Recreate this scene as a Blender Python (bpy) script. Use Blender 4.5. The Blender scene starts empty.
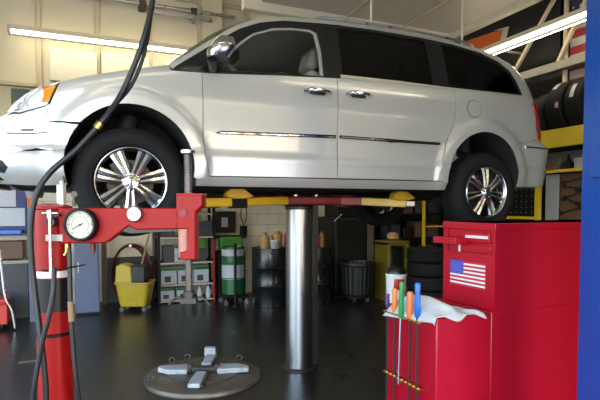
import bpy, bmesh, math, random
from mathutils import Vector, Matrix
from mathutils.geometry import delaunay_2d_cdt
random.seed(4)
PI = math.pi
SC = bpy.context.scene
COL = SC.collection

# ------------------------------------------------------------------ materials
MATS = {}
def mat(name, col, rough=.5, metal=0, coat=0, noise=0, nscale=8, bump=0, bscale=60, spec=.5, emit=0, rnoise=0):
    m = bpy.data.materials.new(name); m.use_nodes = True
    nt = m.node_tree; b = nt.nodes['Principled BSDF']
    b.inputs['Base Color'].default_value = (*col, 1); b.inputs['Roughness'].default_value = rough
    b.inputs['Metallic'].default_value = metal; b.inputs['Coat Weight'].default_value = coat
    b.inputs['Specular IOR Level'].default_value = spec
    tc = nt.nodes.new('ShaderNodeTexCoord')
    if noise or rnoise:
        n = nt.nodes.new('ShaderNodeTexNoise'); n.inputs['Scale'].default_value = nscale; n.inputs['Detail'].default_value = 6
        nt.links.new(tc.outputs['Object'], n.inputs['Vector'])
        if noise:
            mx = nt.nodes.new('ShaderNodeMix'); mx.data_type = 'RGBA'
            mx.inputs['A'].default_value = (*[c * (1 - noise) for c in col], 1); mx.inputs['B'].default_value = (*[min(1, c * (1 + noise)) for c in col], 1)
            nt.links.new(n.outputs['Fac'], mx.inputs['Factor']); nt.links.new(mx.outputs['Result'], b.inputs['Base Color'])
        if rnoise:
            mr = nt.nodes.new('ShaderNodeMapRange'); mr.inputs['To Min'].default_value = max(.02, rough - rnoise); mr.inputs['To Max'].default_value = min(1, rough + rnoise)
            mr.inputs['From Min'].default_value = .3; mr.inputs['From Max'].default_value = .7
            nt.links.new(n.outputs['Fac'], mr.inputs['Value']); nt.links.new(mr.outputs['Result'], b.inputs['Roughness'])
    if bump:
        n2 = nt.nodes.new('ShaderNodeTexNoise'); n2.inputs['Scale'].default_value = bscale; n2.inputs['Detail'].default_value = 4
        bp = nt.nodes.new('ShaderNodeBump'); bp.inputs['Strength'].default_value = bump; bp.inputs['Distance'].default_value = .01
        nt.links.new(tc.outputs['Object'], n2.inputs['Vector']); nt.links.new(n2.outputs['Fac'], bp.inputs['Height']); nt.links.new(bp.outputs['Normal'], b.inputs['Normal'])
    if emit:
        b.inputs['Emission Color'].default_value = (*col, 1); b.inputs['Emission Strength'].default_value = emit
    MATS[name] = m; return m

def glass(name, tint, refl_rough=.02):
    m = bpy.data.materials.new(name); m.use_nodes = True; nt = m.node_tree; nt.nodes.clear()
    o = nt.nodes.new('ShaderNodeOutputMaterial'); mx = nt.nodes.new('ShaderNodeMixShader'); fr = nt.nodes.new('ShaderNodeFresnel')
    t = nt.nodes.new('ShaderNodeBsdfTransparent'); g = nt.nodes.new('ShaderNodeBsdfGlossy')
    t.inputs['Color'].default_value = (*tint, 1); g.inputs['Roughness'].default_value = refl_rough; fr.inputs['IOR'].default_value = 1.5
    nt.links.new(fr.outputs[0], mx.inputs[0]); nt.links.new(t.outputs[0], mx.inputs[1]); nt.links.new(g.outputs[0], mx.inputs[2]); nt.links.new(mx.outputs[0], o.inputs[0])
    MATS[name] = m; return m

mat('paint', (.60, .595, .575), .30, .42, .9, spec=.5)
mat('plastic_black', (.007, .007, .008), .42, spec=.35)
mat('belt_chrome', (.62, .60, .50), .38, .6); mat('trim_black', (.010, .010, .011), .2, spec=.5)  # belt_chrome is paled toward cream to stand in for a bright reflection
mat('rubber', (.007, .007, .008), .75, spec=.3, bump=.25, bscale=120); mat('liner', (.012, .012, .012), .9, bump=.4, bscale=40)
mat('chrome', (.82, .82, .84), .08, 1); mat('alloy', (.60, .60, .60), .2, 1); mat('steel', (.50, .50, .51), .32, 1, rnoise=.1, nscale=14)
mat('brushed', (.40, .40, .42), .32, 1); mat('darksteel', (.07, .065, .06), .5, .7, noise=.4, nscale=12)
mat('red', (.34, .006, .005), .42, 0, .05, noise=.12, nscale=9, rnoise=.05, spec=.25); mat('redchest', (.42, .005, .020), .25, 0, .12, spec=.35, noise=.04, nscale=2)
mat('liftred', (.25, .02, .03), .45, noise=.3, nscale=10); mat('yellow', (.72, .42, .015), .45, noise=.15, nscale=14)
mat('yellowpale', (.80, .56, .16), .5, noise=.12, nscale=14); mat('yellowdim', (.16, .11, .01), .5, noise=.2)
mat('yellowshelf', (.80, .58, .01), .42, noise=.08, nscale=6)
mat('bucket_yellow', (.40, .29, .02), .42, noise=.2, nscale=12); mat('blue', (.001, .065, .36), .38, noise=.1, nscale=5, rnoise=.06)
mat('bluebright', (.01, .12, .62), .35); mat('bluebin', (.004, .02, .14), .5); mat('locker', (.075, .105, .19), .42, noise=.1, nscale=4)
mat('cream', (.68, .62, .45), .6, noise=.05, nscale=3); mat('creamtrim', (.56, .48, .33), .6, noise=.08, nscale=6)
mat('creamwhite', (.74, .69, .55), .5, noise=.04, nscale=4); mat('white', (.78, .77, .74), .5); mat('paper', (.50, .53, .60), .7, noise=.12, nscale=20)
mat('ceil', (.62, .57, .48), .32, noise=.12, nscale=1.6); mat('ceildark', (.50, .46, .38), .7, noise=.1, nscale=2)
mat('wallblack', (.012, .012, .013), .7, noise=.3, nscale=3); mat('beam_dark', (.035, .035, .034), .55, noise=.3, nscale=4); mat('beam_grey', (.26, .25, .21), .5, noise=.1, nscale=6)
mat('banner', (.008, .008, .009), .75, bump=.2, bscale=5); mat('orange', (.72, .13, .012), .65); mat('greycloth', (.55, .54, .50), .7)
mat('flagred', (.30, .02, .02), .7); mat('flagwhite', (.42, .40, .37), .7); mat('flagblue', (.012, .015, .05), .7)
mat('decalblue', (.02, .04, .45), .4); mat('decalwhite', (.82, .72, .74), .45); mat('decalred', (.50, .012, .03), .4)
mat('boxwhite', (.42, .45, .50), .6, noise=.08, nscale=30); mat('boxdark', (.05, .045, .05), .6, noise=.6, nscale=40); mat('green', (.05, .21, .02), .5); mat('greendrum', (.01, .095, .025), .4, noise=.15, nscale=12)
mat('black', (.005, .005, .006), .5, spec=.25); mat('blackgloss', (.006, .007, .009), .30, noise=.3, nscale=6, rnoise=.1); mat('hose', (.011, .012, .014), .45)
mat('hose_red', (.10, .018, .016), .5); mat('brass', (.62, .42, .12), .3, 1); mat('amber', (.75, .27, .01), .15, coat=.6)
mat('amberjug', (.45, .27, .10), .35); mat('gaugeface', (.58, .56, .45), .4); mat('needle', (.02, .02, .02), .5); mat('label', (.36, .33, .31), .35, .6)
mat('redplastic', (.42, .02, .012), .35); mat('taillight', (.45, .01, .012), .15, coat=.7); mat('lamp_lens', (.80, .83, .86), .15, .2, .9); mat('seat', (.66, .64, .60), .8, bump=.1)
mat('dash', (.30, .29, .275), .6); mat('headliner', (.7, .68, .64), .8); mat('pegboard', (.16, .085, .04), .7, noise=.25, nscale=8); mat('toolsteel', (.04, .038, .037), .5, .6)
mat('sleeve', (.50, .20, .16), .35, 0, .2, noise=.25, nscale=30); mat('rag', (.52, .54, .56), .85, noise=.06, nscale=12, bump=.3, bscale=40)
mat('dr_orange', (.85, .22, .06), .35); mat('dr_green', (.02, .30, .08), .35); mat('dr_blue', (.01, .14, .62), .3); mat('dr_purple', (.10, .05, .22), .35)
mat('tealglass', (.035, .075, .07), .25); mat('brown', (.10, .055, .03), .6, noise=.3, nscale=8); mat('oldmetal', (.11, .095, .08), .42, .6, noise=.6, nscale=7, rnoise=.14)
mat('bluepad', (.36, .39, .43), .55, noise=.5, nscale=16); mat('wainscot', (.02, .025, .037), .5, noise=.15, nscale=4)
mat('tube_light', (1, .90, .68), emit=15.5); mat('cardboard', (.28, .19, .10), .7); mat('asphalt', (.42, .41, .39), .9)
glass('glass_clear', (.93, .94, .92)); glass('glass_tint', (.05, .052, .05)); glass('glass_lens', (.93, .93, .93))

def floor_mat():
    m = mat('floor', (.018, .019, .023), .22); nt = m.node_tree; b = nt.nodes['Principled BSDF']
    tc = nt.nodes.new('ShaderNodeTexCoord')
    def n(scale, det=8):
        x = nt.nodes.new('ShaderNodeTexNoise'); x.inputs['Scale'].default_value = scale; x.inputs['Detail'].default_value = det
        nt.links.new(tc.outputs['Object'], x.inputs['Vector']); return x
    a, c = n(.9), n(6)
    r = nt.nodes.new('ShaderNodeValToRGB'); r.color_ramp.elements[0].position = .35; r.color_ramp.elements[1].position = .7
    r.color_ramp.elements[0].color = (.008, .0085, .010, 1); r.color_ramp.elements[1].color = (.013, .0135, .016, 1)
    nt.links.new(a.outputs['Fac'], r.inputs[0]); nt.links.new(r.outputs[0], b.inputs['Base Color'])
    mr = nt.nodes.new('ShaderNodeMapRange'); mr.inputs['From Min'].default_value = .3; mr.inputs['From Max'].default_value = .7
    mr.inputs['To Min'].default_value = .27; mr.inputs['To Max'].default_value = .33
    nt.links.new(c.outputs['Fac'], mr.inputs['Value']); nt.links.new(mr.outputs['Result'], b.inputs['Roughness'])
    bp = nt.nodes.new('ShaderNodeBump'); bp.inputs['Strength'].default_value = .05; bp.inputs['Distance'].default_value = .006
    nt.links.new(n(14).outputs['Fac'], bp.inputs['Height']); nt.links.new(bp.outputs['Normal'], b.inputs['Normal'])
floor_mat()
def block_mat():
    m = mat('block', (.66, .61, .48), .6); nt = m.node_tree; b = nt.nodes['Principled BSDF']
    tc = nt.nodes.new('ShaderNodeTexCoord'); mp = nt.nodes.new('ShaderNodeMapping'); mp.inputs['Rotation'].default_value = (PI / 2, 0, 0)
    br = nt.nodes.new('ShaderNodeTexBrick'); br.inputs['Scale'].default_value = 1; br.inputs['Brick Width'].default_value = .4; br.inputs['Row Height'].default_value = .2
    br.inputs['Mortar Size'].default_value = .008; br.inputs['Color1'].default_value = (.68, .63, .50, 1); br.inputs['Color2'].default_value = (.62, .57, .45, 1); br.inputs['Mortar'].default_value = (.45, .41, .32, 1)
    nt.links.new(tc.outputs['Object'], mp.inputs[0]); nt.links.new(mp.outputs[0], br.inputs['Vector']); nt.links.new(br.outputs['Color'], b.inputs['Base Color'])
block_mat()

# ------------------------------------------------------------------ mesh helper
class MB:
    def __init__(s): s.v = []; s.f = []; s.mi = []; s.mats = []; s.cur = 0
    def m(s, name):
        if name not in s.mats: s.mats.append(name)
        s.cur = s.mats.index(name); return s
    def add(s, vs, fs):
        o = len(s.v); s.v += [tuple(v) for v in vs]
        for f in fs: s.f.append([i + o for i in f]); s.mi.append(s.cur)
        return s
    def box(s, a, b, M=None):
        x0, y0, z0 = a; x1, y1, z1 = b
        vs = [Vector(p) for p in ((x0, y0, z0), (x1, y0, z0), (x1, y1, z0), (x0, y1, z0), (x0, y0, z1), (x1, y0, z1), (x1, y1, z1), (x0, y1, z1))]
        if M: vs = [M @ v for v in vs]
        return s.add(vs, [(0, 3, 2, 1), (4, 5, 6, 7), (0, 1, 5, 4), (1, 2, 6, 5), (2, 3, 7, 6), (3, 0, 4, 7)])
    def bar(s, p, q, w, h=None):          # rectangular bar between two points
        p, q = Vector(p), Vector(q); d = q - p; h = h or w
        R = d.to_track_quat('Z', 'Y').to_matrix().to_4x4(); R.translation = p
        return s.box((-w / 2, -h / 2, 0), (w / 2, h / 2, d.length), R)
    def lathe(s, prof, M=None, n=32, cap=False):   # profile [(r, z)], axis z
        M = M or Matrix(); vs = []; fs = []
        for r, z in prof:
            for i in range(n):
                a = 2 * PI * i / n; vs.append(M @ Vector((r * math.cos(a), r * math.sin(a), z)))
        for j in range(len(prof) - 1):
            for i in range(n):
                k = (i + 1) % n; fs.append((j * n + i, j * n + k, (j + 1) * n + k, (j + 1) * n + i))
        if cap: fs.append(tuple(range(n))[::-1]); fs.append(tuple(range((len(prof) - 1) * n, len(prof) * n)))
        return s.add(vs, fs)
    def cyl(s, p, q, r, r2=None, n=24):
        p, q = Vector(p), Vector(q); d = q - p
        M = d.to_track_quat('Z', 'Y').to_matrix().to_4x4(); M.translation = p
        return s.lathe([(r, 0), (r if r2 is None else r2, d.length)], M, n, True)
    def tube(s, pts, r, n=10, closed=False):
        pts = [Vector(p) for p in pts]; N = len(pts); vs = []; fs = []; up = None
        for i, p in enumerate(pts):
            d = (pts[(i + 1) % N] - pts[i - 1]) if closed else (pts[min(i + 1, N - 1)] - pts[max(i - 1, 0)])
            d.normalize()
            if up is None: up = d.orthogonal().normalized()
            up = (up - d * up.dot(d)).normalized(); w = d.cross(up)
            for k in range(n):
                a = 2 * PI * k / n; vs.append(p + (up * math.cos(a) + w * math.sin(a)) * r)
        for i in range(N if closed else N - 1):
            for k in range(n):
                j = (i + 1) % N; fs.append((i * n + k, i * n + (k + 1) % n, j * n + (k + 1) % n, j * n + k))
        if not closed: fs.append(tuple(range(n))[::-1]); fs.append(tuple(range((N - 1) * n, N * n)))
        return s.add(vs, fs)
    def prism(s, poly, a, b, ax='y', M=None):   # poly in the two remaining axes (in xyz order), extruded a..b along ax
        def P(u, v, t): return Vector({'x': (t, u, v), 'y': (u, t, v), 'z': (u, v, t)}[ax])
        n = len(poly); vs = [P(u, v, a) for u, v in poly] + [P(u, v, b) for u, v in poly]
        if M: vs = [M @ v for v in vs]
        fs = [tuple(range(n)), tuple(range(n, 2 * n))[::-1]] + [(i, i + n, (i + 1) % n + n, (i + 1) % n) for i in range(n)]
        return s.add(vs, fs)
    def grid(s, rows):
        n = len(rows[0]); vs = [p for r in rows for p in r]
        return s.add(vs, [(j * n + i, j * n + i + 1, (j + 1) * n + i + 1, (j + 1) * n + i) for j in range(len(rows) - 1) for i in range(n - 1)])
    def build(s, name, mt=None, parent=None, bevel=0, smooth=35, solid=0, seg=2, recalc=True, loc=None):
        me = bpy.data.meshes.new(name); me.from_pydata(s.v, [], s.f)
        for nm in (s.mats or [mt]): me.materials.append(MATS[nm])
        me.polygons.foreach_set('material_index', s.mi)
        bm = bmesh.new(); bm.from_mesh(me)
        if recalc: bmesh.ops.recalc_face_normals(bm, faces=bm.faces)
        bm.to_mesh(me); bm.free()
        me.shade_smooth(); me.set_sharp_from_angle(angle=math.radians(smooth))
        o = bpy.data.objects.new(name, me); COL.objects.link(o)
        if parent: o.parent = parent
        if loc: o.location = loc
        if solid:
            d = o.modifiers.new('solid', 'SOLIDIFY'); d.thickness = solid; d.offset = 0 if solid > 0 else 1
            d.thickness = abs(solid)
        if bevel:
            d = o.modifiers.new('bevel', 'BEVEL'); d.width = bevel; d.segments = seg; d.limit_method = 'ANGLE'; d.angle_limit = math.radians(40)
            d.harden_normals = False
        return o

def thing(name, label, cat, loc=(0, 0, 0), rz=0, group=None):
    o = bpy.data.objects.new(name, None); COL.objects.link(o); o.empty_display_size = .1
    o.location = loc; o.rotation_euler = (0, 0, rz); return tag(o, label, cat, group)
def tag(o, label, cat, group=None):
    o['label'] = label; o['category'] = cat
    if group: o['group'] = group
    return o
def struct(o): o['kind'] = 'structure'; return o
def dup(root, loc, rz=None, label=None, group=None):
    r = root.copy(); COL.objects.link(r); r.location = loc
    if rz is not None: r.rotation_euler = (0, 0, rz)
    if label: r['label'] = label
    if group: r['group'] = group
    for ch in list(root.children):
        c = ch.copy(); COL.objects.link(c); c.parent = r
        for g in ch.children:
            d = g.copy(); COL.objects.link(d); d.parent = c
    return r
def spline(pts, k=8):       # Catmull-Rom through points
    P = [Vector(p) for p in pts]; P = [P[0] * 2 - P[1]] + P + [P[-1] * 2 - P[-2]]; out = []
    for i in range(1, len(P) - 2):
        for j in range(k):
            t = j / k; a, b, c, d = P[i - 1], P[i], P[i + 1], P[i + 2]
            out.append(.5 * ((2 * b) + (c - a) * t + (2 * a - 5 * b + 4 * c - d) * t * t + (3 * b - a - 3 * c + d) * t ** 3))
    return out + [P[-2]]
def lerp(tab, x):
    if x <= tab[0][0]: return tab[0][1]
    for (a, b), (c, d) in zip(tab, tab[1:]):
        if x <= c: return b + (d - b) * (x - a) / (c - a)
    return tab[-1][1]

# ------------------------------------------------------------------ camera
TH = math.radians(23.1); AL = math.radians(2.5)
cam = bpy.data.cameras.new('camera'); co = bpy.data.objects.new('camera', cam); COL.objects.link(co); SC.camera = co
co.location = (0, 0, 1.5); co.rotation_euler = (PI / 2 - AL, 0, -TH)
cam.sensor_width = 36; cam.lens = 30; cam.shift_y = (8 + 500 * math.tan(AL)) / 600; cam.clip_start = .05

# ------------------------------------------------------------------ setting
def B(a, b): return MB().box(a, b)
X0, X1, Y0, Y1, ZC = -4.6, 6.38, -3.2, 8.5, 5.3
struct(B((X0 - .2, Y0 - .2, -.1), (X1 + .2, Y1 + .2, 0)).build('floor', 'floor'))
struct(B((X0 - 14, Y0 - 22, -.14), (X1 + 14, Y1 + .2, -.1)).build('ground', 'asphalt'))
struct(B((X0 - .2, Y0 - .2, ZC), (X1 + .2, Y1 + .2, ZC + .12)).build('ceiling', 'ceildark'))
# back wall: painted block below, panel siding above
w = MB().m('block').box((X0, Y1, 0), (X1 + .2, Y1 + .2, 2.2)).m('cream').box((X0, Y1 - .02, 2.2), (X1 + .2, Y1 + .2, ZC))
struct(w.build('wall_back'))
for i, x in enumerate((-2.2, -1.4, -.61, .2, .98, 1.78, 2.6, 3.4, 4.2, 5.0, 5.8)):
    struct(B((x - .035, Y1 - .07, 2.25), (x + .035, Y1 - .021, ZC)).build('trim_%d' % (i + 1), 'creamtrim', bevel=.006))
struct(MB().box((-.98, Y1 - .10, 2.6), (-.74, Y1 - .021, 3.24)).build('window_1', 'tealglass', bevel=.006))
struct(MB().box((X0, Y1 - .12, 3.28), (-.66, Y1 - .021, 3.34)).build('trim_20', 'creamtrim', bevel=.006))
struct(B((X1, Y0, 0), (X1 + .2, Y1, ZC)).build('wall_right', 'wallblack'))
# left wall with an open bay door, front wall with open bay doors
w = MB().box((X0 - .2, Y0, 0), (X0, -2.4, ZC)).box((X0 - .2, 5.6, 0), (X0, Y1, ZC)).box((X0 - .2, -2.4, 3.6), (X0, 5.6, ZC))
struct(w.build('wall_left', 'creamwhite'))
w = MB().box((X0 - .2, Y0 - .2, 0), (-4.4, Y0, ZC)).box((-.2, Y0 - .2, 0), (1.4, Y0, ZC)).box((5.0, Y0 - .2, 0), (X1 + .2, Y0, ZC)).box((-4.4, Y0 - .2, 4.2), (-.2, Y0, ZC)).box((1.4, Y0 - .2, 3.3), (5.0, Y0, ZC))
struct(w.build('wall_front', 'creamwhite'))
# bay door behind the camera on the right is mostly rolled down
struct(B((1.4, Y0 - .12, 1.9), (5.0, Y0 - .06, 3.3)).build('door_1', 'creamwhite'))

# white panels on the back wall
tag(B((-.47, 8.38, 3.40), (.19, 8.478, 3.88)).build('wall_panel', 'creamwhite', bevel=.01), 'square cream metal panel on the wall below the long lamp, left one of two', 'panel')
tag(B((.25, 8.38, 3.40), (.96, 8.478, 3.90)).build('wall_panel', 'creamwhite', bevel=.01), 'wide cream metal panel on the wall below the long lamp, right one of two', 'panel')
# wall column with base at right of the battens
tag(B((1.80, 8.30, 2.4), (2.14, 8.41, ZC)).build('wall_pilaster', 'cream', bevel=.01), 'cream vertical steel column on the back wall above the van windshield', 'column')

# lowered ceiling panel over the van
pn = thing('ceiling_panel', 'flat grey-beige drop ceiling panel with pale edge beams above the van', 'ceiling panel', (0, 0, 0))
B((2.25, 2.9, 4.32), (5.5, 6.72, 4.38)).build('panel', 'ceil', pn)
B((2.0, 6.62, 4.20), (5.56, 6.74, 4.44)).build('edge_beam', 'creamwhite', pn, bevel=.01)
B((5.46, 2.9, 4.22), (5.56, 6.74, 4.44)).build('edge_beam', 'creamwhite', pn, bevel=.01)
B((3.55, 2.9, 4.30), (3.60, 6.6, 4.33)).build('seam_strip', 'creamtrim', pn)
B((4.55, 2.9, 4.30), (4.60, 6.6, 4.33)).build('seam_strip', 'creamtrim', pn)
RX1, RX2, RY = 2.98, 4.27, 4.95
for i, (x, y, z0, z1, l) in enumerate(((RX1, RY, 3.3, 4.33, 'thin pale hanger rod by the panel edge above the front door'), (RX2, RY, 3.3, 4.33, 'thin pale hanger rod by the ceiling panel corner above the rear window'))):
    tag(MB().cyl((x, y, z0), (x, y, z1), .014, n=10).build('hanger_rod', 'creamwhite'), l, 'rod')
# roof joists in the back bay
for i, (a, b, l) in enumerate((((1.2, 7.6, 5.12), (6.2, 7.6, 5.12), 'cream steel roof joist nearest the back wall'), ((2.2, 6.95, 4.98), (6.2, 6.95, 4.98), 'cream steel roof joist just behind the drop ceiling panel'))):
    tag(MB().bar(a, b, .12, .3).build('roof_joist', 'cream', bevel=.01), l, 'joist')
tag(MB().bar((2.55, 6.72, 4.45), (3.25, 7.5, 5.2), .14, .1).build('diagonal_brace', 'cream', bevel=.01), 'cream diagonal roof brace above the van windshield', 'brace')

# pipe with a clamp along the back wall
pp = thing('wall_pipe', 'grey horizontal pipe with hooked clamps high on the back wall', 'pipe', (0, 8.3, 4.68))
MB().cyl((-.9, 0, 0), (2.35, 0, .02), .03, n=16).build('pipe', 'steel', pp)
for x in (.86, 1.66):
    MB().box((x - .05, -.05, -.05), (x + .05, .2, .06)).build('clamp', 'darksteel', pp, bevel=.01)
MB().tube([(1.66 + .09 * math.cos(a / 10 * PI * 1.6), -.03, -.1 + .09 * math.sin(a / 10 * PI * 1.6)) for a in range(11)], .012).build('hook', 'steel', pp)
MB().box((1.0, -.08, -.13), (1.95, -.02, -.06)).build('bracket_rail', 'steel', pp, bevel=.008)
pp2 = tag(MB().cyl((-.4, 8.41, 4.90), (2.9, 8.41, 4.92), .035, n=16).build('conduit_pipe', 'creamtrim'), 'beige conduit running above the grey clamped pipe', 'pipe')

# fluorescent lamps
def lamp(name, L, label, loc, rz, M=None, tubes=2, gap=.075):
    t = thing(name, label, 'light', loc, rz, None)
    MB().prism([(-.075, .05), (-.05, .12), (.05, .12), (.075, .05), (.07, .045), (-.07, .045)], -L / 2, L / 2, 'x').build('housing', 'creamwhite', t)
    for s in (-1, 1):
        MB().box((s * L / 2 - .02, -.09, 0.0), (s * L / 2 + .02, .09, .1)).build('end_cap', 'creamtrim', t, bevel=.006)
        MB().cyl((-L / 2 + .02, s * gap * .66, .018), (L / 2 - .02, s * gap * .66, .018), .023, n=16).build('light_tube', 'tube_light', t)
    MB().box((-L / 2 + .02, -.010, -.018), (L / 2 - .02, .010, .05)).build('center_rib', 'beam_dark', t)
    return t
lamp('fluorescent_lamp', 2.95, 'long bright fluorescent strip lamp on the cream back wall', (.53, 8.10, 3.93), 0)
l2 = lamp('fluorescent_lamp', 2.44, 'bright double tube fluorescent lamp running along the dark right wall', (5.6, 5.0, 3.80), PI / 2, gap=.10)
for x in (-.9, .9): MB().box((x - .02, -.70, .08), (x + .02, .02, .11)).build('wall_arm', 'creamtrim', l2)
lamp('fluorescent_lamp', 2.44, 'added ceiling fluorescent lamp, unseen, above the tool chest', (3.6, 1.2, 4.5), 0)  # unseen lamp added for more room light
lamp('fluorescent_lamp', 2.44, 'fluorescent lamp out of view behind the camera, left one of the rear pair', (2.5, -2.5, 3.42), 0)
lamp('fluorescent_lamp', 2.44, 'fluorescent lamp out of view behind the camera, right one of the rear pair', (5.1, -2.2, 3.5), 0)
LW = [o for o in COL.objects if o.name == 'fluorescent_lamp'][0]
for x in (-1.2, 1.2): MB().box((x - .02, 0, .09), (x + .02, .37, .12)).build('wall_arm', 'creamtrim', LW)
for i, (x, y, rz, l) in enumerate(((.2, 1.2, 0, 'added ceiling fluorescent lamp, unseen, above the red strut press'), (-2.6, 3.2, 0, 'added ceiling fluorescent lamp, unseen, left of the van nose'),
        (.6, 6.5, 0, 'added ceiling fluorescent lamp, unseen, above the van hood'), (4.3, 7.8, 0, 'added ceiling fluorescent lamp, unseen, in the back bay'))):
    lamp('fluorescent_lamp', 2.44, l, (x, y, 4.55 if i != 2 else 4.75), rz)  # unseen lamps added to brighten the room and the upper back wall
for o in list(COL.objects):
    if o.name.startswith('fluorescent_lamp') and (o.location.z > 4.4 or o.location.y < -2):
        MB().cyl((-.9, 0, .12), (-.9, 0, ZC - o.location.z), .008, n=8).cyl((.9, 0, .12), (.9, 0, ZC - o.location.z), .008, n=8).build('suspension_rods', 'steel', o)

# ------------------------------------------------------------------ minivan
YC, XF = 4.425, .263
VAN = thing('minivan', 'silver minivan raised on a single post lift, seen from its side', 'minivan', (XF, YC, 1.40))
BASE = [(.2, .90), (.26, .945), (.31, .972), (.44, .992), (.462, 1.002), (.482, .985), (.64, .999), (.85, 1.003), (1.0, .988), (1.08, .966), (1.12, .95), (1.35, .875), (1.7, .745)]
SF = [(.2, -.82), (.35, -.92), (.6, -.95), (.8, -.88), (.95, -.76), (1.05, -.55)]
SR = [(.2, 3.80), (.3, 3.84), (.66, 3.87), (.72, 3.77), (1.1, 3.73), (1.4, 3.66), (1.7, 3.49)]
ROOF = [(.267, 2.468), (.374, 2.55), (.481, 2.63), (.633, 2.746), (.77, 2.843), (.932, 2.922), (1.123, 2.974), (1.38, 3.004), (1.60, 3.012), (1.93, 3.018), (2.43, 3.018), (2.785, 3.003), (3.09, 2.972), (3.311, 2.915), (3.45, 2.85), (3.545, 2.765)]
HOOD = [(-.63, 2.10), (-.59, 2.175), (-.511, 2.243), (-.40, 2.285), (-.229, 2.339), (.011, 2.404), (.267, 2.468)]
TOP = HOOD[2:-1] + ROOF
ARCHF, ARCHR = (.015, 1.765, .402), (2.965, 1.765, .397)
def q(s, z, flare=True):
    h = z - 1.40; y = lerp(BASE, h)
    f = max(0, min(1, (lerp(SF, h) + .55 - s) / .55)); y -= .45 * (1 - math.sqrt(1 - f * f))
    sr = lerp(SR, h); r = max(0, min(1, (s - sr + .24) / .24)); y -= .20 * (1 - math.sqrt(1 - r * r))
    if s > -.5:
        zt = lerp(TOP, s); w = .07; t = max(0, min(1, (z - zt + w) / w)); y -= .045 * (1 - math.sqrt(1 - t * t * .96))
    for cx, cz, R in (ARCHF, ARCHR):
        d = math.hypot(s - cx, (z - cz) if z > cz else (z - cz) * .15)
        t = max(0, min(1, 1 - (d - R - .07) / .06)) if d > R + .07 else 1
        if d < R + .14: y += .022 * (t * t * (3 - 2 * t))
    return y
def V(s, z, side=1, off=0): return Vector((s, -(q(s, z) + off) * side, z - 1.40))
def resample(poly, d):
    out = []
    for i, a in enumerate(poly):
        b = poly[(i + 1) % len(poly)]; n = max(1, int(math.hypot(b[0] - a[0], b[1] - a[1]) / d))
        out += [(a[0] + (b[0] - a[0]) * k / n, a[1] + (b[1] - a[1]) * k / n) for k in range(n)]
    return out
def inside(p, poly):
    x, y = p; c = False; n = len(poly)
    for i in range(n):
        x0, y0 = poly[i]; x1, y1 = poly[i - 1]
        if (y0 > y) != (y1 > y) and x < (x1 - x0) * (y - y0) / (y1 - y0) + x0: c = not c
    return c
def inset_seam(poly, g):           # shrink a panel slightly so a real gap shows between panels
    n = len(poly); out = []; A = sum(poly[i - 1][0] * poly[i][1] - poly[i][0] * poly[i - 1][1] for i in range(n)); sg = 1 if A > 0 else -1
    for i in range(n):
        a, b, c = Vector(poly[i - 1]), Vector(poly[i]), Vector(poly[(i + 1) % n])
        e = ((b - a).normalized() + (c - b).normalized())
        if e.length < 1e-6: out.append(tuple(b)); continue
        e.normalize(); nrm = Vector((-e.y, e.x)) * sg; out.append(tuple(b + nrm * g))
    return out
def patch(name, poly, mt, parent, side=1, holes=(), off=0, gap=.0, d=.035, solid=.01):
    poly = resample(poly, d)
    if gap: poly = inset_seam(poly, gap)
    holes = [resample(h, d) for h in holes]
    pts = []; edges = []
    for lp in [poly] + holes:
        o = len(pts); pts += lp; edges += [(o + i, o + (i + 1) % len(lp)) for i in range(len(lp))]
    xs = [p[0] for p in poly]; zs = [p[1] for p in poly]
    x = min(xs)
    bpts = list(pts)
    while x < max(xs):
        z = min(zs)
        while z < max(zs):
            if inside((x, z), poly) and not any(inside((x, z), h) for h in holes) and all((x - a) ** 2 + (z - b) ** 2 > (d * .45) ** 2 for a, b in bpts):
                pts.append((x, z))
            z += d * .7
        x += d
    vs, es, fs, *_ = delaunay_2d_cdt([Vector(p) for p in pts], edges, [], 0, 1e-5)
    F = []
    for f in fs:
        cx = sum(vs[i].x for i in f) / len(f); cz = sum(vs[i].y for i in f) / len(f)
        if inside((cx, cz), poly) and not any(inside((cx, cz), h) for h in holes): F.append(tuple(f))
    used = sorted({i for f in F for i in f}); mp = {a: b for b, a in enumerate(used)}
    mb = MB(); mb.add([V(vs[i].x, vs[i].y, side, off) for i in used], [tuple(mp[i] for i in f) for f in F])
    o = mb.build(name, mt, parent, smooth=50)
    # make normals face outward, then thicken inward
    me = o.data; s = sum(p.normal.y * p.area for p in me.polygons)
    if s * side > 0: me.flip_normals()
    if solid:
        m = o.modifiers.new('solid', 'SOLIDIFY'); m.thickness = solid; m.offset = -1
        e = o.modifiers.new('split', 'EDGE_SPLIT'); e.split_angle = math.radians(50)
    return o
def arc(A, a0, a1, n=22): return [(A[0] + A[2] * math.cos(math.radians(a0 + (a1 - a0) * i / n)), A[1] + A[2] * math.sin(math.radians(a0 + (a1 - a0) * i / n))) for i in range(n + 1)]
RK = 1.652     # rocker bottom
DLO_T = [(.300, 2.448), (.475, 2.578), (.640, 2.705), (.785, 2.805), (.95, 2.881), (1.141, 2.929), (1.459, 2.958), (1.612, 2.968), (1.922, 2.980), (2.421, 2.976), (2.776, 2.958), (3.071, 2.915), (3.26, 2.85), (3.37, 2.77), (3.42, 2.68), (3.455, 2.56), (3.45, 2.534)]
BELT = [(3.44, 2.530), (2.613, 2.522), (2.1, 2.516), (1.58, 2.506), (1.1, 2.478), (.619, 2.437), (.465, 2.427), (.290, 2.424)]
G_FRONT = [(.619, 2.455), (.632, 2.535), (.759, 2.685), (.885, 2.788), (1.05, 2.858), (1.20, 2.884), (1.362, 2.893), (1.415, 2.868), (1.43, 2.70), (1.418, 2.50), (1.1, 2.487)]
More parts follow.
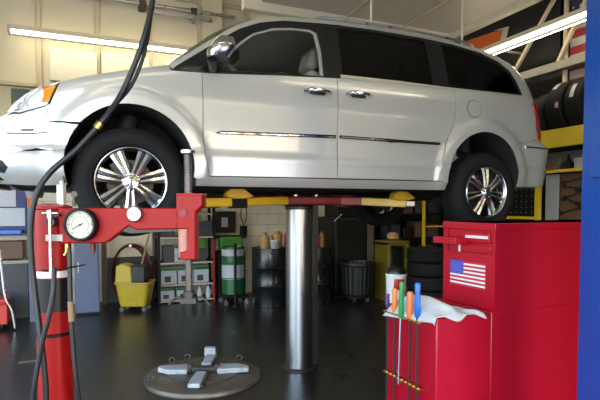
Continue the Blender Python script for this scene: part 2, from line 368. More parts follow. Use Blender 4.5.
G_SLIDE = [(1.585, 2.530), (1.60, 2.938), (1.922, 2.950), (2.421, 2.946), (2.452, 2.93), (2.445, 2.541), (2.1, 2.536)]
G_REAR = [(2.615, 2.545), (2.63, 2.925), (2.776, 2.925), (3.05, 2.885), (3.24, 2.82), (3.34, 2.75), (3.395, 2.66), (3.42, 2.56), (3.41, 2.552)]
FAR = {1: '', -1: ''}
for side in (1, -1):
    wf = arc(ARCHF, -8, 140)
    fender = [(.270, 2.418), (.262, 2.466), (.011, 2.404), (-.229, 2.339), (-.40, 2.285), (-.455, 2.14), (-.49, 2.03)] + arc(ARCHF, 139, -8)[0:] + [(.43, 1.70), (.518, 1.70), (.524, 1.722), (.49, 1.85), (.478, 2.012), (.479, 2.424)]
    patch('front_fender', fender, 'paint', VAN, side, gap=.0025)
    bump = [(-.49, 2.03), (-.455, 2.14), (-.478, 2.121), (-.623, 2.072), (-.66, 2.072), (-.80, 2.04), (-.955, 1.97), (-.955, 1.95), (-.95, 1.8), (-.90, 1.70), (-.82, 1.655), (-.60, 1.640), (-.385, 1.640)] + arc(ARCHF, 197, 141, 8)
    # clip to the front extremity
    bump = [(max(s, lerp(SF, z - 1.40) + .0005), z) for s, z in bump]
    fb = patch('front_bumper', bump, 'paint', VAN, side, gap=.0025, d=.028)
    patch('chrome_strip', [(-.70, 1.958), (-.69, 1.982), (-.49, 1.985), (-.475, 1.966), (-.56, 1.955)], 'belt_chrome', fb, side, off=.004)
    patch('chrome_strip', [(-.86, 1.955), (-.86, 1.965), (-.70, 1.975), (-.70, 1.962)], 'chrome', fb, side, off=.003)
    patch('strip_inlay', [(-.625, 1.966), (-.615, 1.977), (-.545, 1.979), (-.555, 1.967)], 'darksteel', fb, side, off=.006)
    patch('strip_shadow_gap', [(-.70, 1.950), (-.70, 1.957), (-.56, 1.954), (-.475, 1.965), (-.475, 1.960), (-.56, 1.948)], 'plastic_black', fb, side, off=.002)
    patch('air_slot', [(-.645, 1.842), (-.54, 1.862), (-.43, 1.850), (-.54, 1.848)], 'plastic_black', fb, side, off=.002)
    patch('lower_vent', [(-.82, 1.82), (-.735, 1.79), (-.705, 1.75), (-.725, 1.715), (-.80, 1.73), (-.88, 1.76), (-.88, 1.80)], 'plastic_black', fb, side, off=.003)
    HL = [(-.405, 2.279), (-.47, 2.125), (-.623, 2.078), (-.70, 2.085), (-.66, 2.14), (-.594, 2.195), (-.511, 2.245)]
    hl = patch('headlight', HL, 'lamp_lens', VAN, side, gap=.002, d=.022, off=-.012)
    patch('turn_signal', [(-.500, 2.243), (-.415, 2.266), (-.462, 2.142), (-.505, 2.146), (-.49, 2.19)], 'amber', hl, side, off=-.007, d=.02)
    patch('lens_rim', [(-.40, 2.285), (-.47, 2.12), (-.63, 2.070), (-.626, 2.078), (-.475, 2.128), (-.415, 2.270)], 'plastic_black', hl, side, off=-.004, d=.02)
    for hx, hz, hr in ((-.565, 2.15, .036), (-.61, 2.115, .026)):
        p = V(hx, hz, side, -.005); M = Matrix.Translation(p) @ Matrix.Rotation(side * PI / 2, 4, 'X')
        MB().lathe([(hr, 0), (hr * .9, -.01), (hr * .3, -.03), (.001, -.03)], M, 20).build('reflector', 'chrome', hl)
    fd = patch('front_door', [(.478, 2.424), (.478, 2.012), (.49, 1.85), (.524, 1.722), (1.522, 1.728), (1.505, 2.072), (1.522, 2.498), (1.1, 2.472), (.619, 2.434)], 'paint', VAN, side, gap=.0028)
    sd = patch('sliding_door', [(1.522, 2.498), (1.505, 2.072), (1.522, 1.728), (2.474, 1.729), (2.50, 1.90), (2.533, 2.04), (2.62, 2.221), (2.65, 2.40), (2.657, 2.518), (2.1, 2.512), (1.6, 2.503)], 'paint', VAN, side, gap=.0028)
    patch('rocker_panel', [(.43, 1.70), (.43, RK), (2.56, RK), (2.566, 1.718), (2.474, 1.725), (.524, 1.718)], 'paint', VAN, side, gap=.0015)
    quarter = [(.262, 2.472)] + ROOF[1:] + [(3.60, 2.62), (3.60, 2.48), (3.545, 2.47), (3.59, 2.14), (3.48, 2.105), (3.33, 2.085)] + arc((ARCHR[0], ARCHR[1], ARCHR[2]), 40, 187, 22) + [(2.566, 1.712), (2.474, 1.729), (2.50, 1.90), (2.533, 2.04), (2.62, 2.221), (2.65, 2.40), (2.657, 2.525)] + [(3.0, 2.526), (3.44, 2.530)] + DLO_T[::-1] + [(.275, 2.43)]
    qp = patch('quarter_panel', quarter, 'paint', VAN, side, gap=.002)
    rb = [(3.33, 2.085), (3.48, 2.105), (3.59, 2.13), (3.88, 2.11), (3.90, 2.05), (3.90, 1.75), (3.84, 1.70), (3.36, 1.69)] + arc(ARCHR, -8, 40, 8)
    rb = [(min(s, lerp(SR, z - 1.40) - .0005), z) for s, z in rb]
    rbo = patch('rear_bumper', rb, 'paint', VAN, side, gap=.0025)
    patch('chrome_strip', [(3.44, 2.050), (3.44, 2.066), (3.78, 2.060), (3.78, 2.046)], 'chrome', rbo, side, off=.006)
    patch('tail_light', [(3.548, 2.467), (3.725, 2.47), (3.74, 2.30), (3.75, 2.14), (3.60, 2.138), (3.583, 2.30)], 'taillight', VAN, side, off=.008, d=.025)
    wt = patch('window_surround', DLO_T + BELT, 'trim_black', VAN, side, holes=[G_FRONT, G_SLIDE, G_REAR], off=-.004)
    patch('front_window', G_FRONT, 'glass_clear', VAN, side, off=-.010, solid=0)
    patch('sliding_door_window', G_SLIDE, 'glass_tint', VAN, side, off=-.009, solid=0)
    patch('rear_quarter_window', G_REAR, 'glass_tint', VAN, side, off=-.009, solid=0)
    # pillar frame around the front glass, grey
    patch('window_seal', G_FRONT[1:10] + [(1.392, 2.52), (1.402, 2.70), (1.388, 2.852), (1.352, 2.872), (1.20, 2.866), (1.05, 2.838), (.89, 2.772), (.77, 2.672), (.648, 2.532)], 'seat', wt, side, off=-.018, d=.02)
    patch('belt_molding', [(1.56, 2.502), (1.56, 2.530), (2.1, 2.534), (2.45, 2.530), (2.613, 2.529), (3.43, 2.535), (3.43, 2.525), (2.613, 2.517), (2.1, 2.510)], 'belt_chrome', VAN, side, off=.006)  # real chrome strip, widened and paled to paint in a lamp reflection
    patch('belt_molding', [(.47, 2.424), (.47, 2.431), (1.1, 2.478), (1.52, 2.504), (1.52, 2.498), (1.1, 2.470)], 'trim_black', VAN, side, off=.006)
    patch('side_molding', [(.561, 2.016), (.60, 2.034), (1.49, 2.054), (1.49, 2.030), (.60, 2.010)], 'trim_black', fd, side, off=.012)
    patch('side_molding', [(1.525, 2.030), (1.525, 2.054), (2.46, 2.048), (2.476, 2.036), (2.46, 2.026)], 'trim_black', sd, side, off=.012)
    patch('molding_insert', [(.59, 2.019), (.60, 2.022), (1.48, 2.041), (1.48, 2.036), (.60, 2.017)], 'chrome', fd, side, off=.018)
    patch('molding_insert', [(1.535, 2.036), (1.535, 2.045), (2.44, 2.041), (2.44, 2.034)], 'chrome', sd, side, off=.018)
    # fuel door
    if side == 1:
        patch('fuel_door_gap', arc((2.844, 2.358, .078), 0, 345, 23), 'plastic_black', qp, side, off=.0015, d=.03)
        patch('fuel_door', arc((2.844, 2.358, .073), 0, 345, 23), 'paint', qp, side, off=.004, d=.03)
    # door handles
    for dr, s0, s1, z in ((fd, 1.235, 1.455, 2.372), (sd, 1.59, 1.80, 2.380)):
        sm = (s0 + s1) / 2; p = V(sm, z, side)
        M = Matrix.Translation(p + Vector((0, side * .002, 0))) @ Matrix.Diagonal((1.35, .35, 1, 1)).to_4x4()
        MB().lathe([(.001, -.028), (.04, -.026), (.05, 0), (.04, .026), (.001, .028)], Matrix.Translation(p) @ Matrix.Diagonal((1.5, .25, 1, 1)), 24).build('handle_cup', 'darksteel', dr)
        pts = [V(s0, z - .004, side, .004), V(s0 + .04, z, side, .034), V(sm, z + .002, side, .044), V(s1 - .04, z, side, .034), V(s1, z - .004, side, .004)]
        MB().tube(spline(pts, 5), .0135, 10).build('door_handle', 'chrome', dr)
    # mirror
    mr = MB()
    cx = .50; base = V(.56, 2.47, side)
    mr.m('plastic_black').tube([base + Vector((0, .02 * side, -.01)), base + Vector((-.03, -.10 * side, .0)), base + Vector((-.05, -.16 * side, .02))], .035, 10)
    mm = mr.build('mirror_arm', None, VAN)
    rows = []
    for j in range(9):
        t = j / 8; zz = 2.485 + .135 * t
        w_ = .5 + .5 * math.sin(PI * min(1, .18 + t * .72)); row = []
        for i in range(25):
            a = 2 * PI * i / 24; ca, sa = math.cos(a), math.sin(a)
            row.append(Vector((.575 + .05 * (t - .5) + math.copysign(abs(ca) ** .7, ca) * .085 * w_, -(1.13 + math.copysign(abs(sa) ** .7, sa) * .11 * w_) * side, zz - 1.40)))
        rows.append(row)
    hb = MB().m('alloy').grid(rows); n = len(hb.v); c0 = sum((r for r in rows[0]), Vector()) / 25; c1 = sum((r for r in rows[-1]), Vector()) / 25
    hb.m('plastic_black').add(rows[0] + [c0], [(i, i + 1, 25) for i in range(24)]); hb.m('alloy').add(rows[-1] + [c1], [(i, i + 1, 25) for i in range(24)])
    hb.build('mirror_housing', None, mm, smooth=60)

def edgeP(tab, i, t, bulge, crown, side_in=0):
    s, z = tab[i]; qe = q(s, z) + side_in
    return Vector((s - bulge * (1 - t * t), -t * qe, z - 1.40 + crown * (1 - abs(t) ** 2.5)))
def loft(name, tab, mt, bul, cro, parent=VAN, solid=.012, n=24):
    rows = []
    for i in range(len(tab)):
        rows.append([edgeP(tab, i, -1 + 2 * k / n, lerp(bul, tab[i][0]), lerp(cro, tab[i][0])) for k in range(n + 1)])
    o = MB().grid(rows).build(name, mt, parent, smooth=50); 
    if sum(p.normal.z * p.area for p in o.data.polygons) < 0: o.data.flip_normals()
    m = o.modifiers.new('solid', 'SOLIDIFY'); m.thickness = solid; m.offset = -1
    e = o.modifiers.new('split', 'EDGE_SPLIT'); e.split_angle = math.radians(50)
    return o
def dense(tab, k=3):
    out = []
    for a, b in zip(tab, tab[1:]):
        out += [(a[0] + (b[0] - a[0]) * j / k, a[1] + (b[1] - a[1]) * j / k) for j in range(k)]
    return out + [tab[-1]]
loft('hood', dense(HOOD), 'paint', [(-.63, .20), (-.59, .10), (-.51, .045), (-.4, .03), (.27, .10)], [(-.63, .0), (-.5, .01), (-.3, .05), (.27, .04)])
loft('windshield', dense([(.275, 2.474)] + ROOF[1:6]), 'glass_clear', [(.27, .10), (.95, .14)], [(.27, .03), (.95, .06)], solid=.004)
loft('roof', dense(ROOF[5:14]), 'paint', [(.93, .14), (1.4, .0), (3.0, 0), (3.4, -.05)], [(.93, .06), (1.4, .05), (3.3, .05)])
loft('rear_window', dense([ROOF[13], ROOF[14], ROOF[15]]) + [(3.60, 2.62), (3.62, 2.53)], 'glass_tint', [(3.0, 0), (3.31, -.05), (3.62, -.10)], [(3.3, .05), (3.45, .02), (3.62, 0)], solid=.006)
# tailgate, fascia and lower nose
rows = []
for j in range(9):
    z = 2.53 - (2.53 - 2.10) * j / 8; rows.append([Vector((3.65 + .07 * (1 - t * t) + .045 * min(1, j / 3), -t * .80, z - 1.40)) for t in [-1 + k / 8 for k in range(17)]])
MB().grid(rows).build('tailgate', 'paint', VAN, solid=.012)
rows = []
for j in range(9):
    z = 2.11 - (2.11 - 1.70) * j / 8; sr = lerp(SR, z - 1.4); rows.append([Vector((sr + .10 * (1 - t * t) - .002, -t * (q(sr, z) + .003), z - 1.40)) for t in [-1 + k / 8 for k in range(17)]])
MB().grid(rows).build('rear_bumper_cover', 'paint', VAN, solid=.012)
rows = []
for j in range(12):
    z = 1.975 - (1.975 - 1.65) * j / 11; sf = lerp(SF, z - 1.4); rows.append([Vector((sf - .06 * (1 - t * t), -t * (q(sf + .001, z) + .004), z - 1.40)) for t in [-1 + k / 8 for k in range(17)]])
fa = MB().grid(rows).build('front_fascia', 'paint', VAN, solid=.01)
g = MB().m('plastic_black').box((-.985, -.38, .48), (-.93, .38, .66))
for i in range(4): g.m('chrome').box((-1.0, -.38, .50 + i * .045), (-.98, .38, .512 + i * .045))
g.build('grille', None, fa)
MB().box((-.975, -.42, .30), (-.93, .42, .40)).build('lower_grille', 'plastic_black', fa)
rows = []
for j in range(5):
    u = j / 4; rows.append([Vector((lerp(HOOD[:1], 0) + (-.63 - .22 * (1 - t * t)) * u + (-.93 - .06 * (1 - t * t)) * (1 - u) , -t * (q(-.63, 2.10) * u + q(-.92, 1.97) * (1 - u)), .575 + .125 * u)) for t in [-1 + k / 8 for k in range(17)]])
rows = [[Vector((p.x - lerp(HOOD[:1], 0), p.y, p.z)) for p in r] for r in rows]
MB().grid(rows).build('nose_panel', 'paint', VAN, solid=.01)
# roof rails
for sgn in (1, -1):
    MB().tube(spline([(1.45, -sgn * .68, 1.625), (1.6, -sgn * .68, 1.655), (2.4, -sgn * .68, 1.665), (3.0, -sgn * .68, 1.64), (3.1, -sgn * .68, 1.605)], 6), .014, 8).build('roof_rail', 'steel', VAN)
# underbody
ub = MB().box((-.80, -.80, .275), (-.42, .80, .33)).box((.46, -.86, .262), (2.50, .86, .33)).box((-.45, -.50, .29), (.47, .50, .36)).box((2.50, -.50, .33), (3.40, .50, .40)).box((3.36, -.80, .31), (3.72, .80, .36))
ub.build('floor_pan', 'liner', VAN)
for y in (-.62, .62): MB().box((.35, y - .05, .25), (2.6, y + .05, .275)).build('frame_rail', 'liner', VAN, bevel=.01)
MB().tube(spline([(.2, .1, .25), (.8, .15, .22), (2.2, .15, .22), (2.7, .3, .24), (3.5, .45, .26)], 6), .028).cyl((2.75, .2, .27), (3.3, .2, .27), .09).build('exhaust', 'darksteel', VAN)
MB().box((-.3, -.55, .20), (.3, .55, .30)).build('subframe', 'liner', VAN, bevel=.02)
MB().cyl((3.03, -.7, .24), (3.03, .7, .24), .035).box((2.6, -.5, .22), (3.05, -.42, .27)).box((2.6, .42, .22), (3.05, .5, .27)).build('rear_axle_beam', 'liner', VAN)
# wheel-well liners
for A, zc in ((ARCHF, 0), (ARCHR, 0)):
    for s in (1, -1):
        rows = [[Vector((A[0] + (A[2] + .012) * math.cos(a), -s * y, A[1] - 1.40 + (A[2] + .012) * math.sin(a))) for a in [math.radians(-15 + 210 * k / 24) for k in range(25)]] for y in (.985, .8, .52)]
        wl = MB().grid(rows); c = rows[-1]; cen = Vector((A[0], -s * .52, A[1] - 1.40))
        wl.add(c + [cen], [(i, i + 1, 25) for i in range(24)])
        wl.build('wheel_well', 'liner', VAN, solid=.006)
# interior
MB().box((.46, -.84, .33), (3.5, .84, .36)).build('cabin_floor', 'dash', VAN)
MB().prism([(.42, .55), (.42, 1.02), (.62, 1.10), (.86, 1.06), (.90, .9), (.82, .55)], -.80, .80, 'y').build('dashboard', 'dash', VAN, bevel=.03)
MB().grid([[Vector((s, y, lerp(ROOF, s) - 1.40 - .05 + .03 * (1 - (y / .7) ** 2))) for y in [-.68 + .17 * k for k in range(9)]] for s in [.95 + .12 * k for k in range(22)]]).build('headliner', 'headliner', VAN, solid=.02)
def car_seat(x, y, w=.5):
    st = MB().box((x - .25, y - w / 2, .50), (x + .25, y + w / 2, .68)).build('seat', 'seat', VAN, bevel=.05, seg=3)
    M = Matrix.Translation((x + .24, y, .66)) @ Matrix.Rotation(math.radians(16), 4, 'Y')
    MB().box((-.07, -w / 2, 0), (.07, w / 2, .60), M).build('backrest', 'seat', st, bevel=.055, seg=3)
    for yy in ([0] if w < .6 else [-.35, .35]):
        MB().box((-.05, yy - .13, .64), (.05, yy + .13, .84), M).build('headrest', 'seat', st, bevel=.045, seg=3)
for y in (-.40, .40): car_seat(1.10, y)
for y in (-.42, .42): car_seat(1.95, y)
car_seat(2.85, 0, 1.2)
sw = MB(); M = Matrix.Translation((.88, -.40, 1.08)) @ Matrix.Rotation(math.radians(65), 4, 'Y')
sw.tube([M @ Vector((.185 * math.cos(a * PI / 16), .185 * math.sin(a * PI / 16), 0)) for a in range(32)], .016, 8, True)
sw.cyl(M @ Vector((0, 0, -.03)), M @ Vector((0, 0, .02)), .06).bar(M @ Vector((-.17, 0, 0)), M @ Vector((.17, 0, 0)), .02).bar(M @ Vector((0, -.17, 0)), M @ Vector((0, .17, 0)), .03).bar(M @ Vector((0, 0, 0)), M @ Vector((0, 0, -.3)), .05)
sw.build('steering_wheel', 'dash', VAN)
MB().box((.98, -.07, 1.42), (1.01, .15, 1.50)).bar((.99, .04, 1.47), (.97, .04, 1.56), .015).build('rearview_mirror', 'plastic_black', VAN, bevel=.01)
# wheels: local axis z = outward
def wheel(rot, cz, cs, side):
    R0 = Matrix.Translation((cs, -side * .95, cz - 1.40)) @ Matrix.Rotation(side * PI / 2, 4, 'X')
    # local: z outward, y up (for side 1)
    tire = MB().lathe([(.225, -.19), (.30, -.215), (.345, -.205), (.360, -.18), (.363, -.16), (.357, -.158), (.357, -.150), (.364, -.148), (.365, -.112), (.357, -.110), (.357, -.102), (.365, -.100), (.363, -.062), (.357, -.06), (.357, -.052), (.361, -.05), (.353, -.025), (.338, -.006), (.30, .012), (.262, .012), (.255, .008), (.248, .010), (.236, .002), (.228, -.01)], R0, 64)
    w = tire.build('wheel', 'rubber', VAN, smooth=30)
    rim = MB().lathe([(.232, .004), (.228, .010), (.222, .008), (.214, -.004), (.206, -.02), (.200, -.10), (.205, -.19)], R0, 56).build('rim', 'alloy', w)
    disc = MB().lathe([(.001, -.085), (.15, -.085), (.15, -.105), (.001, -.105)], R0, 40).build('brake_disc', 'darksteel', w)
    MB().box((-.05, .07, -.13), (.07, .17, -.06), R0 @ Matrix.Rotation(.6, 4, 'Z')).build('brake_caliper', 'darksteel', w, bevel=.01)
    sp = MB()
    for k in range(7):
        a = math.radians(rot + k * 360 / 7)
        for d in (-1, 1):
            Mk = R0 @ Matrix.Rotation(a, 4, 'Z')
            # one leg of the twin spoke: from hub to rim, raised ridge section
            y0, y1 = d * .012, d * .030
            W0, W1 = .011, .015
            pr = []
            for (r, yy, ww, zt) in ((.03, d * .013, .013, .006), (.09, d * .0165, .0145, .005), (.15, d * .021, .0180, .0), (.216, d * .026, .0225, -.008)):
                pr.append([Mk @ Vector((r, yy - ww, zt - .030)), Mk @ Vector((r, yy - ww, zt - .008)), Mk @ Vector((r, yy, zt)), Mk @ Vector((r, yy + ww, zt - .008)), Mk @ Vector((r, yy + ww, zt - .030))])
            sp.grid([r + [r[0]] for r in pr])
    sp.build('spokes', 'alloy', w, smooth=25)
    MB().lathe([(.062, -.03), (.062, -.004), (.05, .006), (.034, .008), (.032, .014), (.02, .018), (.001, .018)], R0, 32).build('hub_cap', 'chrome', w)
    for k in range(5):
        a = math.radians(20 + 72 * k); MB().cyl(R0 @ Vector((.05 * math.cos(a), .05 * math.sin(a), -.01)), R0 @ Vector((.05 * math.cos(a), .05 * math.sin(a), .010)), .008, n=6).build('lug_nut', 'steel', w)
    # strut behind the wheel
    st = MB().cyl((cs - .02, -side * .68, cz - 1.40), (cs + .02, -side * .62, 2.14 - 1.40), .035).cyl((cs - .02, -side * .66, 2.00 - 1.40), (cs + .02, -side * .62, 2.14 - 1.40), .06)
    st.build('suspension_strut', 'darksteel', w)
for side in (1, -1):
    wheel(64, 1.672, .012, side); wheel(38, 1.640, 3.035, side)

# ------------------------------------------------------------------ lift
LF = thing('vehicle_lift', 'polished single post lift with red and yellow swing arms under the van', 'car lift', (1.815, 4.28, 0))
MB().m('brushed').cyl((0, 0, 0), (0, 0, 1.50), .123, n=48).build('lift_post', None, LF)
MB().lathe([(.127, 0), (.155, 0), (.155, .01), (.135, .02), (.127, .02)], None, 40).build('floor_collar', 'darksteel', LF)
MB().lathe([(.122, 1.485), (.128, 1.49), (.128, 1.51), (.15, 1.53), (.15, 1.555), (.05, 1.555)], None, 40).build('post_head', 'darksteel', LF)
MB().box((.135, -.01, 0), (.195, .06, 1.53)).build('lock_leg', 'darksteel', LF, bevel=.006)
MB().prism([(-.42, -.14), (-.30, -.26), (.30, -.26), (.42, -.14), (.42, .14), (.30, .26), (-.30, .26), (-.42, .14)], 1.53, 1.60, 'z').build('saddle', 'liftred', LF, bevel=.012)
for x in (-.1, .1): MB().cyl((x, -.16, 1.595), (x, -.16, 1.62), .03).build('pivot_pin', 'steel', LF)
for sx, sy in ((-1, -1), (1, -1), (-1, 1), (1, 1)):
    p0 = Vector((.25 * sx, .18 * sy, 1.565)); p1 = Vector(((.31 if sx < 0 else .49) * sx, .30 * sy, 1.56)); p2 = Vector(((.98 if sx < 0 else .87) * sx, (.45 if sy < 0 else .70) * sy, 1.54))
    am = MB().bar(p0, p1, .09, .075).build('inner_arm', 'liftred', LF, bevel=.01)
    MB().tube([p0 + Vector((0, 0, .01)), p0.lerp(p1, .5) + Vector((0, 0, .03)), p1], .032, 10).build('arm_knuckle', 'liftred', am)
    MB().bar(p1 - (p2 - p1).normalized() * .08, p2, .07, .07).build('outer_arm', 'yellow' if sx < 0 else 'yellowpale', LF, bevel=.012)
    MB().bar(p2, p2 + (p2 - p1).normalized() * .08, .04, .05).build('arm_tip', 'steel', LF, bevel=.006)
    if sx < 0: MB().bar(p1.lerp(p2, .48), p1.lerp(p2, .68), .085, .10).build('arm_sleeve', 'black', LF, bevel=.005)
    pb = p1.lerp(p2, .60 if sx < 0 else .86)
    pad = MB().prism([(-.10, 0), (-.09, .04), (-.05, .068), (.02, .07), (.06, .05), (.13, .0), (.06, -.02), (-.05, -.02)], -.07, .03, 'y', Matrix.Translation(pb + Vector((0, 0, .045))))
    pad.cyl(pb + Vector((-.01, 0, .03)), pb + Vector((-.01, 0, .10)), .035)
    pad.build('lift_pad', 'yellow', LF, bevel=.008)

# front lift cover plate on the floor
FP = thing('floor_plate', 'round worn steel lift plate with crossed pads lying on the dark floor', 'lift plate', (.93, 4.36, 0), math.radians(-21))
MB().lathe([(.001, .055), (.30, .055), (.31, .045), (.44, .045), (.50, .035), (.51, .02), (.51, 0), (.001, 0)], None, 64).build('disc', 'oldmetal', FP)
for a, l, w1 in ((180, .25, .085), (0, .25, .085)):
    M = Matrix.Rotation(math.radians(a), 4, 'Z')
    pd = MB().prism([(.13, -w1), (.13, w1), (.30, w1), (.40, w1 * .2), (.40, -w1 * .5)], .052, .098, 'z', M).build('pad', 'bluepad', FP, bevel=.01)
    MB().box((.10, -.03, .05), (.14, .03, .12), M).build('pad_hinge', 'darksteel', FP, bevel=.006)
for a, x0, x1 in ((88, .12, .44), (268, .10, .42)):
    M = Matrix.Rotation(math.radians(a), 4, 'Z')
    MB().prism([(x0, -.045), (x0, .045), (x1, .05), (x1, -.05)], .052, .09, 'z', M).build('pad', 'bluepad', FP, bevel=.008)
MB().bar((-.14, 0, .075), (.14, 0, .075), .05, .04).bar((0, -.40, .06), (0, .40, .06), .13, .02).build('cross_bar', 'darksteel', FP, bevel=.006)
MB().box((-.055, .40, .03), (.055, .47, .15)).build('stop_block', 'bluepad', FP, bevel=.01)
for a in (52, 118, 138, 205):
    x, y = .46 * math.cos(math.radians(a)), .46 * math.sin(math.radians(a))
    MB().tube([Vector((x + .026 * math.cos(t * PI / 6), y, .062 + .026 * math.sin(t * PI / 6))) for t in range(12)], .007, 8, True).build('lifting_eye', 'oldmetal', FP)

# ------------------------------------------------------------------ red strut press (left foreground), local x = to the right as seen, y = away
K = 227.
def LX(u): return (u - 300) / K
def LZ(v): return 1.5 - (v - 208) / K
cx = LX(52.5)
cx = -247.5 / 500 * 2.285; o_ = Vector((2.285 * math.sin(TH), 2.285 * math.cos(TH), 0)); rx = Vector((math.cos(TH), -math.sin(TH), 0)); base = o_ + rx * cx
SP = thing('strut_press', 'red column strut press with round pressure gauge and long arm, in the left foreground', 'press', base, -TH)
def L(u, v, d=0): return (LX(u) - cx, d, LZ(v))
MB().cyl((0, 0, .03), (0, 0, LZ(207)), .076, n=40).build('column', 'red', SP)
MB().box((-.22, -.25, 0), (.22, .25, .03)).build('base_plate', 'red', SP, bevel=.01)
MB().lathe([(.076, 0), (.082, .002), (.082, .014), (.076, .016)], Matrix.Translation((0, 0, LZ(340))), 40).build('clamp_band', 'black', SP)
MB().lathe([(.0765, 0), (.0785, 0), (.0785, .15), (.0765, .15)], Matrix.Translation((0, 0, LZ(314))), 40).build('black_tape', 'plastic_black', SP)
MB().lathe([(.0765, 0), (.0785, 0), (.0785, .03), (.0765, .03)], Matrix.Translation((0, 0, LZ(279))), 40).build('paper_label', 'decalwhite', SP)
MB().lathe([(.076, 0), (.084, .004), (.084, .016), (.04, .03), (.001, .03)], Matrix.Translation((0, 0, LZ(210))), 40).build('column_cap', 'red', SP)
h1 = [L(58, 208), L(178, 208), L(178, 229), L(136, 230), L(128, 226), L(107, 242), L(104, 243), L(60, 244)]
hp = [(p[0], p[2]) for p in h1]
MB().prism(hp, -.085, -.035, 'y').build('arm', 'red', SP, bevel=.006)
MB().box((LX(60) - cx, -.086, LZ(243)), (LX(72) - cx, .03, LZ(208.5))).build('arm_bracket', 'red', SP, bevel=.005)
MB().prism([(p[0], p[2]) for p in (L(112, 229), L(136, 225), L(178, 226), L(178, 231), L(130, 233.5))], -.075, -.045, 'y').build('arm_shadow_strip', 'darksteel', SP)  # dark strip built in as the shadow along the arm's underside
hd = [(p[0], p[2]) for p in (L(177, 194), L(203, 194), L(203, 206), L(196, 212), L(196, 260), L(180, 260), L(180, 252), L(188, 250), L(188, 229), L(177, 229))]
MB().prism(hd, -.095, -.015, 'y').build('head_block', 'red', SP, bevel=.006)
MB().box((LX(177) - cx, -.10, LZ(195.5)), (LX(204) - cx, -.01, LZ(193.5))).build('head_cap', 'redchest', SP, bevel=.003)
rx_ = LX(187) - cx
th = MB()
prof = [(.017, LZ(193))]
z = LZ(193)
while z < LZ(153): prof += [(.0185, z), (.0155, z + .004)]; z += .008
th.lathe(prof + [(.001, LZ(153))], Matrix.Translation((rx_, -.055, 0)), 20).build('screw_rod', 'steel', SP, smooth=10)
MB().cyl((rx_, -.055, LZ(153)), (rx_, -.055, LZ(150)), .031, n=24).build('screw_cap', 'steel', SP)
MB().cyl((LX(183) - cx, -.065, LZ(258)), (LX(183) - cx, -.065, LZ(229)), .025, n=24).build('sleeve', 'sleeve', SP)
MB().cyl((rx_, -.055, LZ(301)), (rx_, -.055, LZ(258)), .016, n=20).build('ram_rod', 'oldmetal', SP)
jw = MB().box((LX(179) - cx, -.08, LZ(305)), (LX(195) - cx, -.03, LZ(299)))
jw.cyl((rx_, -.055, LZ(300)), (rx_, -.055, LZ(292)), .025)
for s in (-1, 1):
    jw.tube(spline([(rx_ + s * .02, -.055, LZ(301)), (rx_ + s * .055, -.055, LZ(299)), (rx_ + s * .078, -.055, LZ(303)), (rx_ + s * .092, -.055, LZ(307))], 4), .006, 8)
jw.build('clamp_jaw', 'darksteel', SP, bevel=.003)
# pin
MB().lathe([(.034, 0), (.034, .02), (.030, .026), (.012, .026), (.012, .018), (.001, .018)], Matrix.Translation((LX(136) - cx, -.085, LZ(214))) @ Matrix.Rotation(PI / 2, 4, 'X'), 32).build('pivot_pin', 'brushed', SP)
hx = MB()
MB().lathe([(.020, 0), (.020, .008), (.001, .008)], Matrix.Translation((LX(184) - cx, -.095, LZ(213))) @ Matrix.Rotation(PI / 2, 4, 'X'), 6).build('hex_bolt', 'liftred', SP)
# gauge
GM = Matrix.Translation((LX(83.5) - cx, -.086, LZ(224.5))) @ Matrix.Scale(1.08, 4) @ Matrix.Rotation(PI / 2, 4, 'X')
gg = MB().lathe([(.001, 0), (.066, 0), (.068, .03), (.064, .040), (.056, .040), (.055, .030)], GM, 48).build('gauge', 'black', SP)
MB().lathe([(.056, .0285), (.001, .0285)], GM, 48).build('gauge_face', 'gaugeface', gg)
tk = MB().m('needle')
for i in range(31):
    a = math.radians(225 - i * 9); r0, r1 = (.042 if i % 5 == 0 else .047), .051
    p0 = GM @ Vector((r0 * math.cos(a), r0 * math.sin(a), .0292)); p1 = GM @ Vector((r1 * math.cos(a), r1 * math.sin(a), .0292)); tk.bar(p0, p1, .0012 if i % 5 else .002)
tk.tube([GM @ Vector((.034 * math.cos(math.radians(225 - 9 * i)), .034 * math.sin(math.radians(225 - 9 * i)), .029)) for i in range(31)], .0006, 6)
tk.bar(GM @ Vector((.012, .006, .031)), GM @ Vector((-.030, -.017, .031)), .0028).cyl(GM @ Vector((0, 0, .029)), GM @ Vector((0, 0, .034)), .004)
tk.m('redplastic').bar(GM @ Vector((.046, .018, .0292)), GM @ Vector((.048, -.004, .0292)), .003)
tk.build('gauge_dial', None, gg)
# lever, label, fittings
lv = MB().cyl(L(53.5, 272, -.115), L(53.5, 213, -.115), .0068, n=12).cyl(L(46, 213, -.115), L(62, 213, -.115), .005, n=12).cyl(L(53.5, 218, -.115), L(53.5, 210, -.115), .012, n=16)
lv.build('lever', 'chrome', SP)
MB().bar(L(47, 215, -.10), L(62, 215, -.10), .022, .012).cyl(L(54, 222, -.09), L(54, 222, -.12), .02, n=12).build('valve_body', 'darksteel', SP)
MB().box((LX(46) - cx, -.0895, LZ(241)), (LX(63) - cx, -.086, LZ(234.5))).build('maker_plate', 'label', SP)
MB().cyl(L(90.5, 244, -.06), L(90.5, 251, -.06), .013, n=6).cyl(L(90.5, 251, -.06), L(90.5, 254, -.06), .008, n=12).build('copper_fitting', 'hose_red', SP)
MB().box((LX(50) - cx, -.02, LZ(206)), (LX(57) - cx, .012, LZ(184))).cyl(L(53.5, 184), L(53.5, 180), .008).build('tank_fitting', 'white', SP, bevel=.003)
MB().cyl(L(66, 194, .02), L(66, 194, -.0), .015, n=20).cyl(L(66, 206), L(66, 196), .007).build('small_gauge', 'oldmetal', SP)
